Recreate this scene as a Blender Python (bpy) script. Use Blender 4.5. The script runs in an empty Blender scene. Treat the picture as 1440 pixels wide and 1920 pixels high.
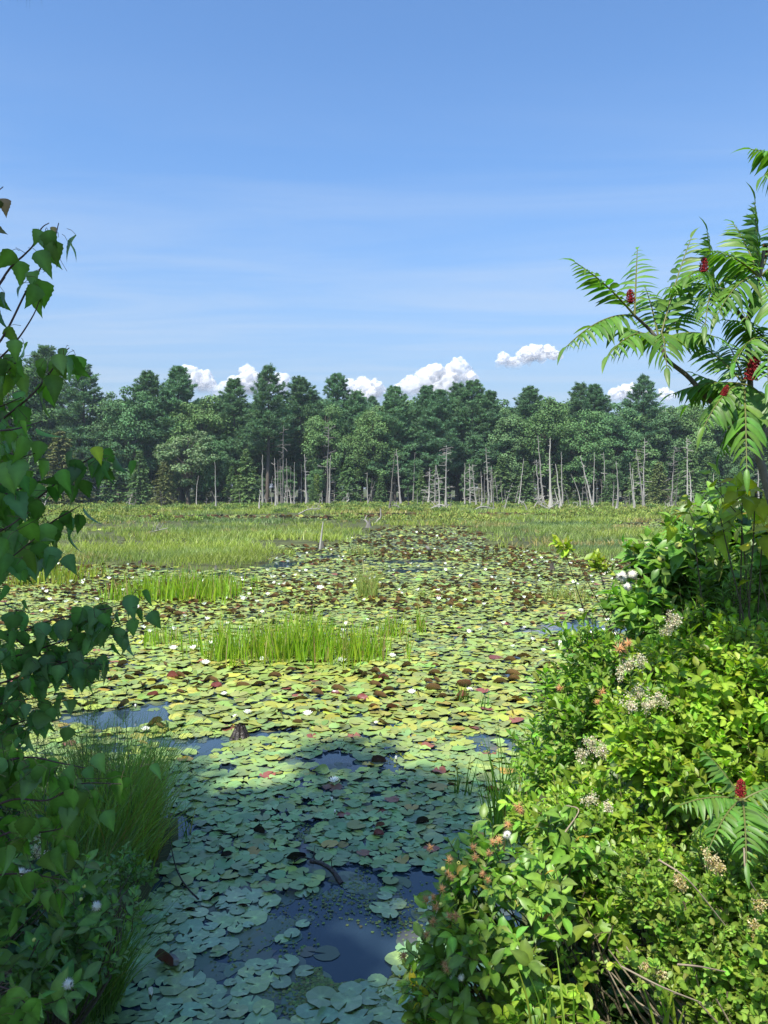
import bpy, math, random
import numpy as np
from mathutils import Vector, Matrix, noise

# ---------------------------------------------------------------- camera, sky, sun, exposure
C = bpy.context.scene
COL = C.collection
F = 1442.0; CAMH = 2.4; PITCH = math.atan(42 / F)
cam_d = bpy.data.cameras.new('camera'); cam = bpy.data.objects.new('camera', cam_d); COL.objects.link(cam)
cam.location = (0, 0, CAMH); cam.rotation_euler = (math.pi / 2 - PITCH, 0, 0)
cam_d.sensor_fit = 'VERTICAL'; cam_d.sensor_height = 24; cam_d.lens = 24 * F / 1920
cam_d.clip_start = 0.05; cam_d.clip_end = 6000
C.camera = cam
SUN_EL = math.radians(57); SX, SY = -0.50, -0.866          # towards the sun, in plan
sun_d = bpy.data.lights.new('sun', 'SUN'); sun = bpy.data.objects.new('sun', sun_d); COL.objects.link(sun)
sun_d.energy = 4.4; sun_d.angle = math.radians(0.55); sun_d.color = (1.0, 0.95, 0.86)
tosun = Vector((SX * math.cos(SUN_EL), SY * math.cos(SUN_EL), math.sin(SUN_EL))).normalized()
sun.rotation_euler = tosun.to_track_quat('Z', 'Y').to_euler(); sun.location = (-20, -30, 40)
C.view_settings.view_transform = 'Standard'; C.view_settings.look = 'None'
C.view_settings.exposure = 1.0; C.view_settings.gamma = 1.0
C.cycles.max_bounces = 6; C.cycles.transparent_max_bounces = 24; C.cycles.diffuse_bounces = 4
C.cycles.glossy_bounces = 3; C.cycles.transmission_bounces = 4; C.cycles.volume_bounces = 0
C.cycles.use_denoising = True; C.cycles.caustics_reflective = False; C.cycles.caustics_refractive = False
C.cycles.sample_clamp_indirect = 4.0

def N(nt, t, **kw):
    n = nt.nodes.new(t)
    for k, v in kw.items():
        if k.startswith('i_'): n.inputs[k[2:].replace('_', ' ')].default_value = v
        else: setattr(n, k, v)
    return n

world = bpy.data.worlds.new('World'); C.world = world; world.use_nodes = True
wn = world.node_tree; wn.nodes.clear(); L = wn.links.new
out = N(wn, 'ShaderNodeOutputWorld'); bg = N(wn, 'ShaderNodeBackground'); L(bg.outputs[0], out.inputs[0])
sky = N(wn, 'ShaderNodeTexSky', sky_type='NISHITA'); sky.sun_disc = False
sky.sun_elevation = SUN_EL; sky.sun_rotation = math.atan2(SX, SY)
sky.air_density = 1.2; sky.dust_density = 1.2; sky.ozone_density = 3.0; sky.altitude = 0
bg.inputs['Strength'].default_value = 0.15
# thin cirrus, laid out on the plane of the high air
tc = N(wn, 'ShaderNodeTexCoord'); sp = N(wn, 'ShaderNodeSeparateXYZ'); L(tc.outputs['Generated'], sp.inputs[0])
zz = N(wn, 'ShaderNodeMath', operation='MAXIMUM'); L(sp.outputs[2], zz.inputs[0]); zz.inputs[1].default_value = 0.02
dx = N(wn, 'ShaderNodeMath', operation='DIVIDE'); L(sp.outputs[0], dx.inputs[0]); L(zz.outputs[0], dx.inputs[1])
dy = N(wn, 'ShaderNodeMath', operation='DIVIDE'); L(sp.outputs[1], dy.inputs[0]); L(zz.outputs[0], dy.inputs[1])
cb = N(wn, 'ShaderNodeCombineXYZ'); L(dx.outputs[0], cb.inputs[0]); L(dy.outputs[0], cb.inputs[1])
mp = N(wn, 'ShaderNodeMapping'); L(cb.outputs[0], mp.inputs[0]); mp.inputs['Rotation'].default_value = (0, 0, 0.22)
mp.inputs['Scale'].default_value = (0.32, 1.1, 1); mp.inputs['Location'].default_value = (3.1, 1.7, 0)
nz = N(wn, 'ShaderNodeTexNoise'); L(mp.outputs[0], nz.inputs[0]); nz.inputs['Scale'].default_value = 1.3
nz.inputs['Detail'].default_value = 6; nz.inputs['Distortion'].default_value = 0.7; nz.inputs['Roughness'].default_value = 0.55
mr = N(wn, 'ShaderNodeMapRange'); L(nz.outputs[0], mr.inputs[0]); mr.inputs[1].default_value = 0.42; mr.inputs[2].default_value = 0.74
el = N(wn, 'ShaderNodeMapRange', interpolation_type='SMOOTHSTEP'); L(sp.outputs[2], el.inputs[0])
el.inputs[1].default_value = 0.50; el.inputs[2].default_value = 0.22
mu = N(wn, 'ShaderNodeMath', operation='MULTIPLY'); L(mr.outputs[0], mu.inputs[0]); L(el.outputs[0], mu.inputs[1])
mu2 = N(wn, 'ShaderNodeMath', operation='MULTIPLY'); L(mu.outputs[0], mu2.inputs[0]); mu2.inputs[1].default_value = 0.45
# summer haze that whitens the low sky
hz = N(wn, 'ShaderNodeMapRange', interpolation_type='SMOOTHSTEP'); L(sp.outputs[2], hz.inputs[0])
hz.inputs[1].default_value = 0.42; hz.inputs[2].default_value = -0.05; hz.inputs[4].default_value = 0.85
tint = N(wn, 'ShaderNodeMix', data_type='RGBA', blend_type='MULTIPLY'); tint.inputs[0].default_value = 1
L(sky.outputs[0], tint.inputs[6]); tint.inputs[7].default_value = (0.46, 0.60, 0.74, 1)
m1 = N(wn, 'ShaderNodeMix', data_type='RGBA'); L(hz.outputs[0], m1.inputs[0]); L(tint.outputs[2], m1.inputs[6])
m1.inputs[7].default_value = (1.38, 1.62, 2.10, 1)
m2 = N(wn, 'ShaderNodeMix', data_type='RGBA'); L(mu2.outputs[0], m2.inputs[0]); L(m1.outputs[2], m2.inputs[6])
m2.inputs[7].default_value = (2.15, 2.5, 3.0, 1)
L(m2.outputs[2], bg.inputs['Color'])

HAZE = 0.00027
# ---------------------------------------------------------------- helpers
rng = np.random.default_rng(7); R_ = random.Random(11)
cp, spi = math.cos(PITCH), math.sin(PITCH)
def W(px, py, Y):
    """world point seen at photo pixel (px, py), Y metres ahead"""
    a = (px - 720) / F; b = (960 - py) / F
    dY = cp + b * spi; dZ = -spi + b * cp
    return np.array([a / dY * Y, Y, CAMH + dZ / dY * Y])
def G(px, py, z=0.0):
    b = (960 - py) / F; dY = cp + b * spi; dZ = -spi + b * cp
    return W(px, py, (z - CAMH) / dZ * dY)
def nrm(v):
    v = np.asarray(v, float); return v / np.maximum(np.linalg.norm(v, axis=-1, keepdims=True), 1e-9)

class MB:
    def __init__(s): s.v = []; s.f = {3: [], 4: []}; s.c = []; s.n = 0
    def add(s, v, f, c=(1, 1, 1)):
        v = np.asarray(v, float).reshape(-1, 3); f = np.asarray(f, int)
        if len(v) == 0 or len(f) == 0: return
        c = np.asarray(c, float)
        if c.ndim == 1: c = np.tile(c, (len(v), 1))
        s.v.append(v); s.f[f.shape[1]].append(f + s.n); s.c.append(c); s.n += len(v)
    def inst(s, T, R, pos, sc, col):
        """copies of a template (verts, faces): R (k,3,3), pos (k,3), sc (k,) or (k,3), col (k,3)"""
        tv, tf = T[0], T[1]; pos = np.asarray(pos, float); k = len(pos)
        if k == 0: return
        sc = np.asarray(sc, float)
        if sc.ndim == 1: sc = np.repeat(sc[:, None], 3, 1)
        v = np.einsum('kij,knj->kni', R, tv[None] * sc[:, None, :]) + pos[:, None, :]
        f = (tf[None] + (np.arange(k) * len(tv))[:, None, None]).reshape(-1, tf.shape[1])
        c = np.repeat(np.asarray(col, float), len(tv), 0)
        if len(T) > 2: c = c * np.tile(T[2], k)[:, None]
        s.add(v.reshape(-1, 3), f, c)
    def tube(s, path, r0, r1, col=(1, 1, 1), sides=6, cap=True):
        P = np.asarray(path, float); n = len(P)
        t = np.gradient(P, axis=0); t = nrm(t)
        ref = np.array([0.31, 0.22, 0.93]) if abs(t[0][2]) < 0.9 else np.array([1.0, 0.1, 0.05])
        a = nrm(np.cross(t, ref)); b = np.cross(t, a)
        r = np.linspace(r0, r1, n) if np.isscalar(r0) else np.asarray(r0)
        an = np.arange(sides) * 2 * math.pi / sides
        v = P[:, None] + r[:, None, None] * (np.cos(an)[None, :, None] * a[:, None] + np.sin(an)[None, :, None] * b[:, None])
        i = np.arange(n - 1)[:, None] * sides; j = np.arange(sides)[None]; j2 = (j + 1) % sides
        f = np.stack([i + j, i + j2, i + sides + j2, i + sides + j], -1).reshape(-1, 4)
        s.add(v.reshape(-1, 3), f, col)
    def mesh(s, name, smooth=True):
        me = bpy.data.meshes.new(name)
        if not s.v: return me
        v = np.concatenate(s.v); me.vertices.add(len(v)); me.vertices.foreach_set('co', v.astype('f').ravel())
        idx = []; tot = []
        for k in (3, 4):
            if s.f[k]:
                a = np.concatenate(s.f[k]); idx.append(a.ravel()); tot.append(np.full(len(a), k))
        idx = np.concatenate(idx); tot = np.concatenate(tot); st = np.concatenate([[0], np.cumsum(tot)[:-1]])
        me.loops.add(len(idx)); me.loops.foreach_set('vertex_index', idx.astype('i'))
        me.polygons.add(len(tot)); me.polygons.foreach_set('loop_start', st.astype('i')); me.polygons.foreach_set('loop_total', tot.astype('i'))
        me.polygons.foreach_set('use_smooth', np.full(len(tot), smooth))
        at = me.color_attributes.new('tone', 'FLOAT_COLOR', 'POINT')
        c = np.concatenate(s.c); at.data.foreach_set('color', np.concatenate([c, np.ones((len(c), 1))], 1).astype('f').ravel())
        me.update(calc_edges=True); return me
    def build(s, name, m, parent=None, smooth=True):
        me = s.mesh(name, smooth); me.materials.append(m)
        return link(name, me, parent)
def link(name, me, parent=None):
    o = bpy.data.objects.new(name, me); COL.objects.link(o)
    if parent is not None: o.parent = parent; o.matrix_parent_inverse = Matrix.Translation(-Vector(parent.location))
    return o
def tag(o, label=None, cat=None, group=None, kind=None):
    if label: o['label'] = label
    if cat: o['category'] = cat
    if group: o['group'] = group
    if kind: o['kind'] = kind
    return o
def empty(name, loc=(0, 0, 0)):
    o = bpy.data.objects.new(name, None); COL.objects.link(o); o.location = loc; o.empty_display_size = 0.2
    return o
def copy_tree(o, loc, rz=0.0, sc=1.0):
    c = o.copy(); COL.objects.link(c); c.location = loc; c.rotation_euler = (0, 0, rz)
    c.scale = (sc,) * 3 if np.isscalar(sc) else sc
    for k in ('label', 'group'):
        if k in c: del c[k]
    for ch in o.children:
        d = ch.copy(); COL.objects.link(d); d.parent = c
    return c
def frames(d, n):
    d = nrm(d); x = nrm(np.cross(d, n)); z = np.cross(x, d)
    return np.stack([x, d, z], -1)
def curve(pts, n=16):
    """Catmull-Rom through the points"""
    P = np.asarray(pts, float); P = np.vstack([2 * P[0] - P[1], P, 2 * P[-1] - P[-2]]); k = len(P) - 3
    o = []
    for t in np.linspace(0, k - 1e-6, n):
        i = int(t); u = t - i; a, b, c, d = P[i:i + 4]
        o.append(0.5 * (2 * b + (c - a) * u + (2 * a - 5 * b + 4 * c - d) * u * u + (3 * b - a - 3 * c + d) * u ** 3))
    return np.array(o)
def vary(base, n, v=0.15, hue=0.08):
    b = np.asarray(base, float)[None] * (1 + v * rng.standard_normal((n, 1)))
    b = b * (1 + hue * rng.standard_normal((n, 3))); return np.clip(b, 0.004, 1)
def ball(n):
    return nrm(rng.standard_normal((n, 3)))

# ---------------------------------------------------------------- materials
def attr_mat(name, rough=0.5, spec=0.4, trans=0.0, tcol=(1.0, 1.15, 0.35), rnd=0.0, bump=0, bscale=20, under=None, coat=0.0):
    m = bpy.data.materials.new(name); m.use_nodes = True; nt = m.node_tree; nt.nodes.clear(); L = nt.links.new
    o = N(nt, 'ShaderNodeOutputMaterial'); p = N(nt, 'ShaderNodeBsdfPrincipled')
    a = N(nt, 'ShaderNodeAttribute', attribute_name='tone'); col = a.outputs[0]
    tcn = N(nt, 'ShaderNodeTexCoord')
    nz = N(nt, 'ShaderNodeTexNoise'); L(tcn.outputs['Object'], nz.inputs[0]); nz.inputs['Scale'].default_value = bscale; nz.inputs['Detail'].default_value = 4
    mr = N(nt, 'ShaderNodeMapRange'); L(nz.outputs[0], mr.inputs[0]); mr.inputs[3].default_value = 0.72; mr.inputs[4].default_value = 1.28
    mm = N(nt, 'ShaderNodeMix', data_type='RGBA', blend_type='MULTIPLY'); mm.inputs[0].default_value = 1
    L(col, mm.inputs[6]); L(mr.outputs[0], mm.inputs[7]); col = mm.outputs[2]
    if rnd:
        oi = N(nt, 'ShaderNodeObjectInfo'); r2 = N(nt, 'ShaderNodeMapRange'); L(oi.outputs['Random'], r2.inputs[0])
        r2.inputs[3].default_value = 1 - rnd; r2.inputs[4].default_value = 1 + rnd
        hs = N(nt, 'ShaderNodeHueSaturation'); L(col, hs.inputs['Color']); L(r2.outputs[0], hs.inputs['Value'])
        wm = N(nt, 'ShaderNodeMath', operation='MULTIPLY'); L(oi.outputs['Random'], wm.inputs[0]); wm.inputs[1].default_value = 7.31
        fr = N(nt, 'ShaderNodeMath', operation='FRACT'); L(wm.outputs[0], fr.inputs[0])
        r3 = N(nt, 'ShaderNodeMapRange'); L(fr.outputs[0], r3.inputs[0]); r3.inputs[3].default_value = 0.5 - rnd * 0.10; r3.inputs[4].default_value = 0.5 + rnd * 0.08
        L(r3.outputs[0], hs.inputs['Hue']); col = hs.outputs[0]
    if under:
        ge = N(nt, 'ShaderNodeNewGeometry'); mu = N(nt, 'ShaderNodeMix', data_type='RGBA'); L(ge.outputs['Backfacing'], mu.inputs[0])
        L(col, mu.inputs[6]); mu.inputs[7].default_value = (*under, 1); col = mu.outputs[2]
    L(col, p.inputs['Base Color']); p.inputs['Roughness'].default_value = rough; p.inputs['Specular IOR Level'].default_value = spec
    if coat: p.inputs['Coat Weight'].default_value = coat; p.inputs['Coat Roughness'].default_value = 0.28
    if bump:
        bn = N(nt, 'ShaderNodeBump'); bn.inputs['Strength'].default_value = bump; bn.inputs['Distance'].default_value = 0.02
        L(nz.outputs[0], bn.inputs['Height']); L(bn.outputs[0], p.inputs['Normal'])
    sh = p.outputs[0]
    if trans:
        tb = N(nt, 'ShaderNodeBsdfTranslucent'); tm = N(nt, 'ShaderNodeMix', data_type='RGBA', blend_type='MULTIPLY'); tm.inputs[0].default_value = 1
        L(col, tm.inputs[6]); tm.inputs[7].default_value = (*[min(3, 2.0 * c) for c in tcol], 1); L(tm.outputs[2], tb.inputs[0])
        mx = N(nt, 'ShaderNodeMixShader'); mx.inputs[0].default_value = trans; L(sh, mx.inputs[1]); L(tb.outputs[0], mx.inputs[2]); sh = mx.outputs[0]
    L(sh, o.inputs[0]); return m

M_leaf = attr_mat('leaf', 0.45, 0.42, 0.33, rnd=0.0, bscale=60)
M_gloss = attr_mat('glossy_leaf', 0.42, 0.45, 0.25, bscale=60)
M_far = attr_mat('far_foliage', 0.75, 0.15, 0.12, rnd=0.15, bscale=0.6)
M_bark = attr_mat('bark', 0.85, 0.2, bump=0.6, bscale=40)
M_dead = attr_mat('weathered_wood', 0.8, 0.2, rnd=0.18, bump=0.5, bscale=6)
M_wet = attr_mat('wet_wood', 0.45, 0.4, bump=0.8, bscale=30)
M_grass = attr_mat('grass', 0.45, 0.35, 0.35, bscale=3)
M_padn = attr_mat('lily_pad_leaf', 0.33, 0.65, 0.0, coat=0.8, rnd=0.22, bscale=18, bump=0.12, under=(0.13, 0.030, 0.020))
M_padf = attr_mat('lily_pad_leaf_far', 0.45, 0.4, 0.0, coat=0.12, bscale=2.0, under=(0.175, 0.095, 0.045))
M_pet = attr_mat('petal', 0.5, 0.3, 0.25, tcol=(1, 1, 0.95), bscale=10)
M_fuzz = attr_mat('fuzzy_fruit', 0.8, 0.15, 0.0, bscale=80)
M_alga = attr_mat('algae', 0.5, 0.3, 0.2, bscale=5)

def simple(name, c, rough=0.9, scale=3, amp=0.4, c2=None, spec=0.3, bump=0):
    m = bpy.data.materials.new(name); m.use_nodes = True; nt = m.node_tree; L = nt.links.new; p = nt.nodes['Principled BSDF']
    tcn = N(nt, 'ShaderNodeTexCoord'); nz = N(nt, 'ShaderNodeTexNoise'); L(tcn.outputs['Object'], nz.inputs[0])
    nz.inputs['Scale'].default_value = scale; nz.inputs['Detail'].default_value = 8
    r = N(nt, 'ShaderNodeValToRGB'); L(nz.outputs[0], r.inputs[0]); r.color_ramp.elements[0].position = 0.5 - amp / 2; r.color_ramp.elements[1].position = 0.5 + amp / 2
    r.color_ramp.elements[0].color = (*c, 1); r.color_ramp.elements[1].color = (*(c2 or [x * 1.6 for x in c]), 1)
    L(r.outputs[0], p.inputs['Base Color']); p.inputs['Roughness'].default_value = rough; p.inputs['Specular IOR Level'].default_value = spec
    if bump:
        b = N(nt, 'ShaderNodeBump'); b.inputs['Strength'].default_value = bump; b.inputs['Distance'].default_value = 0.05; L(nz.outputs[0], b.inputs['Height']); L(b.outputs[0], p.inputs['Normal'])
    return m
M_ground = simple('marsh_mud', (0.030, 0.032, 0.012), c2=(0.085, 0.10, 0.03), scale=1.2, bump=0.5)
M_water = bpy.data.materials.new('pond_water'); M_water.use_nodes = True
_n = M_water.node_tree; _p = _n.nodes['Principled BSDF']; _p.inputs['Base Color'].default_value = (0.022, 0.042, 0.062, 1)
_p.inputs['Roughness'].default_value = 0.03; _p.inputs['IOR'].default_value = 1.5
_t = N(_n, 'ShaderNodeTexCoord'); _z = N(_n, 'ShaderNodeTexNoise'); _n.links.new(_t.outputs['Object'], _z.inputs[0]); _z.inputs['Scale'].default_value = 3.0; _z.inputs['Detail'].default_value = 3
_b = N(_n, 'ShaderNodeBump'); _b.inputs['Strength'].default_value = 0.05; _b.inputs['Distance'].default_value = 0.03
_n.links.new(_z.outputs[0], _b.inputs['Height']); _n.links.new(_b.outputs[0], _p.inputs['Normal'])

# ---------------------------------------------------------------- the lie of the land
def vn(x, y, s, seed=0):
    """cheap smooth value noise, vectorised, 0..1"""
    x = np.asarray(x, float) / s + seed * 17.3; y = np.asarray(y, float) / s - seed * 9.1
    xi = np.floor(x).astype(int); yi = np.floor(y).astype(int); fx = x - xi; fy = y - yi
    fx = fx * fx * (3 - 2 * fx); fy = fy * fy * (3 - 2 * fy)
    def h(a, b):
        q = np.sin(a * 127.1 + b * 311.7 + seed * 74.7) * 43758.5453; return q - np.floor(q)
    return (h(xi, yi) * (1 - fx) + h(xi + 1, yi) * fx) * (1 - fy) + (h(xi, yi + 1) * (1 - fx) + h(xi + 1, yi + 1) * fx) * fy
def fbm(x, y, s, seed=0):
    return 0.5 * vn(x, y, s, seed) + 0.3 * vn(x, y, s / 2.1, seed + 3) + 0.2 * vn(x, y, s / 4.3, seed + 5)
def marsh(x, y):
    """above 0 where sedge stands, below 0 where the pond is open (both in rough metres)"""
    x = np.asarray(x, float); y = np.asarray(y, float); s = x / np.maximum(y, 3)
    yb = np.interp(s, [-1.2, -0.47, -0.40, -0.20, -0.15, -0.06, 0.0, 0.08, 0.15, 0.25, 0.35, 0.6, 1.2], [16, 18, 18.5, 19.5, 29, 36, 48, 46, 35, 31, 27, 22, 18])
    d = (y - yb) / (1.5 + 0.07 * y)
    patch = (fbm(x * 0.45, y * 1.1, 7.0, 2) - 0.5) * 13
    band = np.clip((fbm(x * 0.13, y * 0.30, 4.2, 77) - 0.50) * 22, 0, 3.6) * np.interp(y, [15, 20, 90, 110], [0, 1, 1, 0]); keep = np.interp((y - yb), [-6, 0, 25, 45], [0, 1, 1, 0.25])
    return np.where(y < 12, -3, np.clip(d, -3, 2.2) + patch * keep - band + .25)
def bank(x, y):
    """height of the near banks above water"""
    x = np.asarray(x, float); y = np.asarray(y, float)
    wob = (fbm(x, y, 1.2, 8) - 0.5) * 0.5
    left = np.minimum(-1.35 - x, (5.7 - y) * 1.2) + wob
    right = x - (0.42 + np.maximum(0, y - 3.6) * 0.30 + np.maximum(0, y - 6.0) * 0.75) + wob
    near = 2.3 - y + wob
    m = np.maximum(np.maximum(left, right), near)
    return np.clip(m * 0.35, -0.25, 0.9)
def ground_z(x, y):
    mz = np.clip(marsh(x, y) * 0.12, -0.3, 0.10) + np.interp(y, [100, 118, 125, 200, 600], [0, 0, 0.3, 1.0, 3])
    b = bank(x, y); k = np.clip((np.asarray(y, float) - 9) / 6, 0, 1)
    return np.where(y < 16, np.maximum(b * (1 - k) - 0.3 * k, mz * k - 0.3 * (1 - k)), mz)

u = np.linspace(-1, 1, 301); v = np.linspace(0, 1, 420)
gx = np.sinh(u * 5.2) / math.sinh(5.2) * 900; gy = -60 + 1100 * (np.sinh((v - 0.28) * 5.5) - math.sinh(-0.28 * 5.5)) / (math.sinh(0.72 * 5.5) - math.sinh(-0.28 * 5.5))
X, Y = np.meshgrid(gx, gy); Z = ground_z(X, Y) + 0.03 * (vn(X, Y, 0.5, 4) - 0.5) - 0.01
i = np.arange(len(gy) - 1)[:, None] * len(gx); j = np.arange(len(gx) - 1)[None]
mb = MB(); mb.add(np.stack([X, Y, Z], -1).reshape(-1, 3), np.stack([i + j, i + j + 1, i + j + 1 + len(gx), i + j + len(gx)], -1).reshape(-1, 4))
tag(mb.build('ground', M_ground), kind='structure')
mb = MB(); mb.add([[-900, -40, 0], [900, -40, 0], [900, 1000, 0], [-900, 1000, 0]], [[0, 1, 2, 3]])
tag(mb.build('water', M_water), kind='structure')

# ---------------------------------------------------------------- leaf templates (x across, y along, z up)
def leafT(ts, ws, fold=0.25, droop=0.25, serr=0.0, twist=0.0):
    ts = np.array(ts, float); ws = np.array(ws, float); n = len(ts)
    if serr: ws = ws * (1 + serr * np.where(np.arange(n) % 2, 1, -1))
    z = -droop * ts ** 2
    v = [[0, t, zz] for t, zz in zip(ts, z)] + [[-w, t, zz + w * fold] for t, w, zz in zip(ts, ws, z)] + [[w, t, zz + w * fold] for t, w, zz in zip(ts, ws, z)]
    f = []
    for i in range(n - 1):
        f.append([i, i + 1, n + i + 1, n + i]); f.append([i, 2 * n + i, 2 * n + i + 1, i + 1])
    tw_ = np.concatenate([np.full(n, 1.32), np.where(np.arange(2 * n) % 2, .84, .97)]); return np.array(v), np.array(f), tw_
T_oval = leafT([0, .15, .4, .65, .88, 1], [.02, .15, .25, .24, .12, .0], 0.35, 0.22)
T_small = leafT([0, .3, .7, 1], [.02, .23, .24, .0], 0.3, 0.15)
T_round = leafT([0, .25, .55, .85, 1], [.03, .30, .34, .2, .0], 0.25, 0.1)
T_lance = leafT([0, .15, .4, .7, 1], [.03, .10, .122, .08, .0], 0.4, 0.34)
T_butt = leafT([0, .12, .3, .5, .7, .87, 1], [.02, .13, .24, .27, .20, .08, .0], 0.35, 0.35)
T_birch = leafT([0, .04, .10, .18, .26, .34, .42, .50, .58, .66, .74, .82, .9, 1], [.04, .18, .29, .35, .355, .33, .29, .26, .21, .17, .12, .08, .04, .0], 0.26, 0.34, serr=0.06)
T_narrow = leafT([0, .4, 1], [.03, .075, .0], 0.3, 0.25)

def pad_template(seg, rings, notch=0.35, wav=0.05, ph=0.0, fold=None, fa=1.2, rimup=0.04):
    an = np.linspace(notch * 0.5, 2 * math.pi - notch * 0.5, seg)
    v = [[0, 0, 0]]
    for r in range(1, rings + 1):
        q = r / rings
        for a in an:
            rr = q * (1 + 0.035 * math.sin(3 * a + ph) + 0.03 * math.sin(7 * a + ph * 2) + .02 * math.sin(13 * a + ph * 5))
            v.append([rr * math.cos(a), rr * math.sin(a), q * q * (wav * math.sin(2 * a + ph) + wav * 0.6 * math.sin(5 * a + 2 * ph) + rimup)])
    v = np.array(v)
    if fold is not None:                                     # the part past a chord stands up out of the water
        fx = v[:, 1] + fold                                  # bends where y < -fold
        m = fx < 0; d = -fx[m]; a = np.minimum(fa, d * 3.2)
        v[m, 1] = -fold - d * np.cos(a); v[m, 2] += d * np.sin(a)
    f3 = [[0, 1 + k, 2 + k] for k in range(seg - 1)]; f4 = []
    for r in range(rings - 1):
        b = 1 + r * seg
        for k in range(seg - 1): f4.append([b + k, b + seg + k, b + seg + k + 1, b + k + 1])
    return v, np.array(f3), (np.array(f4) if f4 else None)
def rotz(a):
    a = np.asarray(a, float); c, s = np.cos(a), np.sin(a); z = np.zeros_like(a); o = np.ones_like(a)
    return np.stack([np.stack([c, -s, z], -1), np.stack([s, c, z], -1), np.stack([z, z, o], -1)], -2)
def tilt(R, amt):
    k = len(R); ax = rng.normal(0, amt, (k, 2)); n = nrm(np.stack([ax[:, 0], ax[:, 1], np.ones(k)], -1))
    x = nrm(R[:, :, 0] - n * np.sum(R[:, :, 0] * n, -1, keepdims=True)); return np.stack([x, np.cross(n, x), n], -1)

# ================================================================ LILY PADS
GREEN = np.array([0.18, 0.30, 0.115])
FARG = np.array([0.225, 0.285, 0.062])
def pad_cols(n, dist):
    w_ = np.clip((dist - 5.5) / 2.5, 0, 1)[:, None]; c = vary(GREEN, n, 0.16, 0.07) * (1 - w_) + vary(FARG, n, .17, .08) * w_; r = rng.random(n)
    c[r < 0.22] *= np.array([1.25, 1.08, 0.75]); c[(r > 0.22) & (r < 0.40)] *= np.array([0.82, 0.88, 1.0])
    c[r > 0.985] = vary((0.28, 0.22, 0.04), int((r > 0.985).sum()), 0.2)
    m = (r > 0.96) & (r <= 0.975); c[m] = vary((0.20, 0.07, 0.04), int(m.sum()), 0.2)
    return c
# near pads: real individuals.  far pads: one mass
spots = []
cell = {}
def near_ok(x, y, r, k=0.80):
    ci, cj = int(math.floor(x / 0.3)), int(math.floor(y / 0.3))
    for a in range(-1, 2):
        for b in range(-1, 2):
            for (qx, qy, qr) in cell.get((ci + a, cj + b), ()):
                if (qx - x) ** 2 + (qy - y) ** 2 < (k * (qr + r)) ** 2: return False
    cell.setdefault((ci, cj), []).append((x, y, r)); return True
OPEN = [(a_, b_, c_ * .72, d_ * .72) for (a_, b_, c_, d_) in [(560, 1700, 75, 26), (640, 1760, 80, 30), (570, 1850, 60, 40), (640, 1440, 70, 14), (480, 1378, 60, 12), (380, 1810, 40, 40),
        (780, 1640, 40, 22), (700, 1800, 30, 15), (500, 1870, 40, 25), (740, 1420, 40, 12), (560, 1430, 60, 12), (430, 1440, 25, 8)]]
def open_w(x, y):
    for (a, b, ra, rb) in OPEN:
        g = G(a, b); k = F / g[1]
        if ((x - g[0]) * k / ra) ** 2 + ((y - g[1]) * k * CAMH / g[1] / rb) ** 2 < 1: return True
    return False
tries = 0
while tries < 180000:
    tries += 1
    y = R_.uniform(3.2, 7.6); x = R_.uniform(-0.53 * y - 0.1, 0.53 * y + 0.1)
    if bank(x, y) > 0.0 or open_w(x, y): continue
    if fbm(x, y * .8, .5, 44) < .395 + .04 * (y < 4.8): continue
    r = R_.triangular(0.030, 0.082, 0.054) * (1.0 if y < 5 else 1 + (y - 5) * .10)
    if near_ok(x, y, r, 0.66): spots.append((x, y, r))
spots.sort(key=lambda s: s[1])
templ = []
for k in range(9):
    vv, f3, f4 = pad_template(26, 3, notch=R_.uniform(0.15, 0.6), wav=[.012, .02, .03, .015, .045, .02, .03, .01, .06][k], ph=k * 1.3, rimup=[0, .01, .02, 0, .05, .02, .01, .02, .06][k],
                              fold=None if k not in (5, 8) else 0.55, fa=0.9)
    mb = MB(); c = vary(GREEN, 1, 0.0, 0.0)[0] * np.array([[1, 1, 1], [.85, .95, 1.15], [1.15, 1.08, .8], [.9, 1, 1], [1, 1, 1], [.8, .9, 1.1], [1.2, 1.1, .8], [.9, .9, .9], [.9, 1, .8]][k])
    an = np.arctan2(vv[:, 1], vv[:, 0]); cc = np.tile(c, (len(vv), 1)) * (1 + 0.10 * np.cos(an * 9)[:, None] * np.array([1, 1, .6])); cc[0] *= 1.6
    mb.add(vv, f3, cc); mb.add(vv, f4, cc); me = mb.mesh('lily_pad'); me.materials.append(M_padn); templ.append(me)
near_n = 292
PADG = 'green lily pads floating in the shaded near water'
for k, (x, y, r) in enumerate(spots[:near_n]):
    o = link('lily_pad', templ[R_.choices(range(9), weights=[5, 5, 5, 5, 2, 1, 4, 5, 0.7])[0]])
    o.location = (x, y, 0.004 + R_.random() * 0.008 + 0.001 * (k % 5)); o.rotation_euler = (R_.gauss(0, .025), R_.gauss(0, .025), R_.random() * 6.283); o.scale = (r, r * R_.uniform(.86, 1.0), r)
    sl = x / y; zx = 'nearest the left bank' if sl < -.22 else ('in the middle of the channel' if sl < -.02 else 'nearest the right bank shrubs'); zy = 'at the bottom of the picture' if y < 4.0 else ('around the dark open water' if y < 4.7 else 'level with the floating branch')
    tag(o, 'flat green notched pad %s, %s' % (zx, zy), 'lily pad', 'lily pads %s, %s' % (zx, zy))

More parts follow.
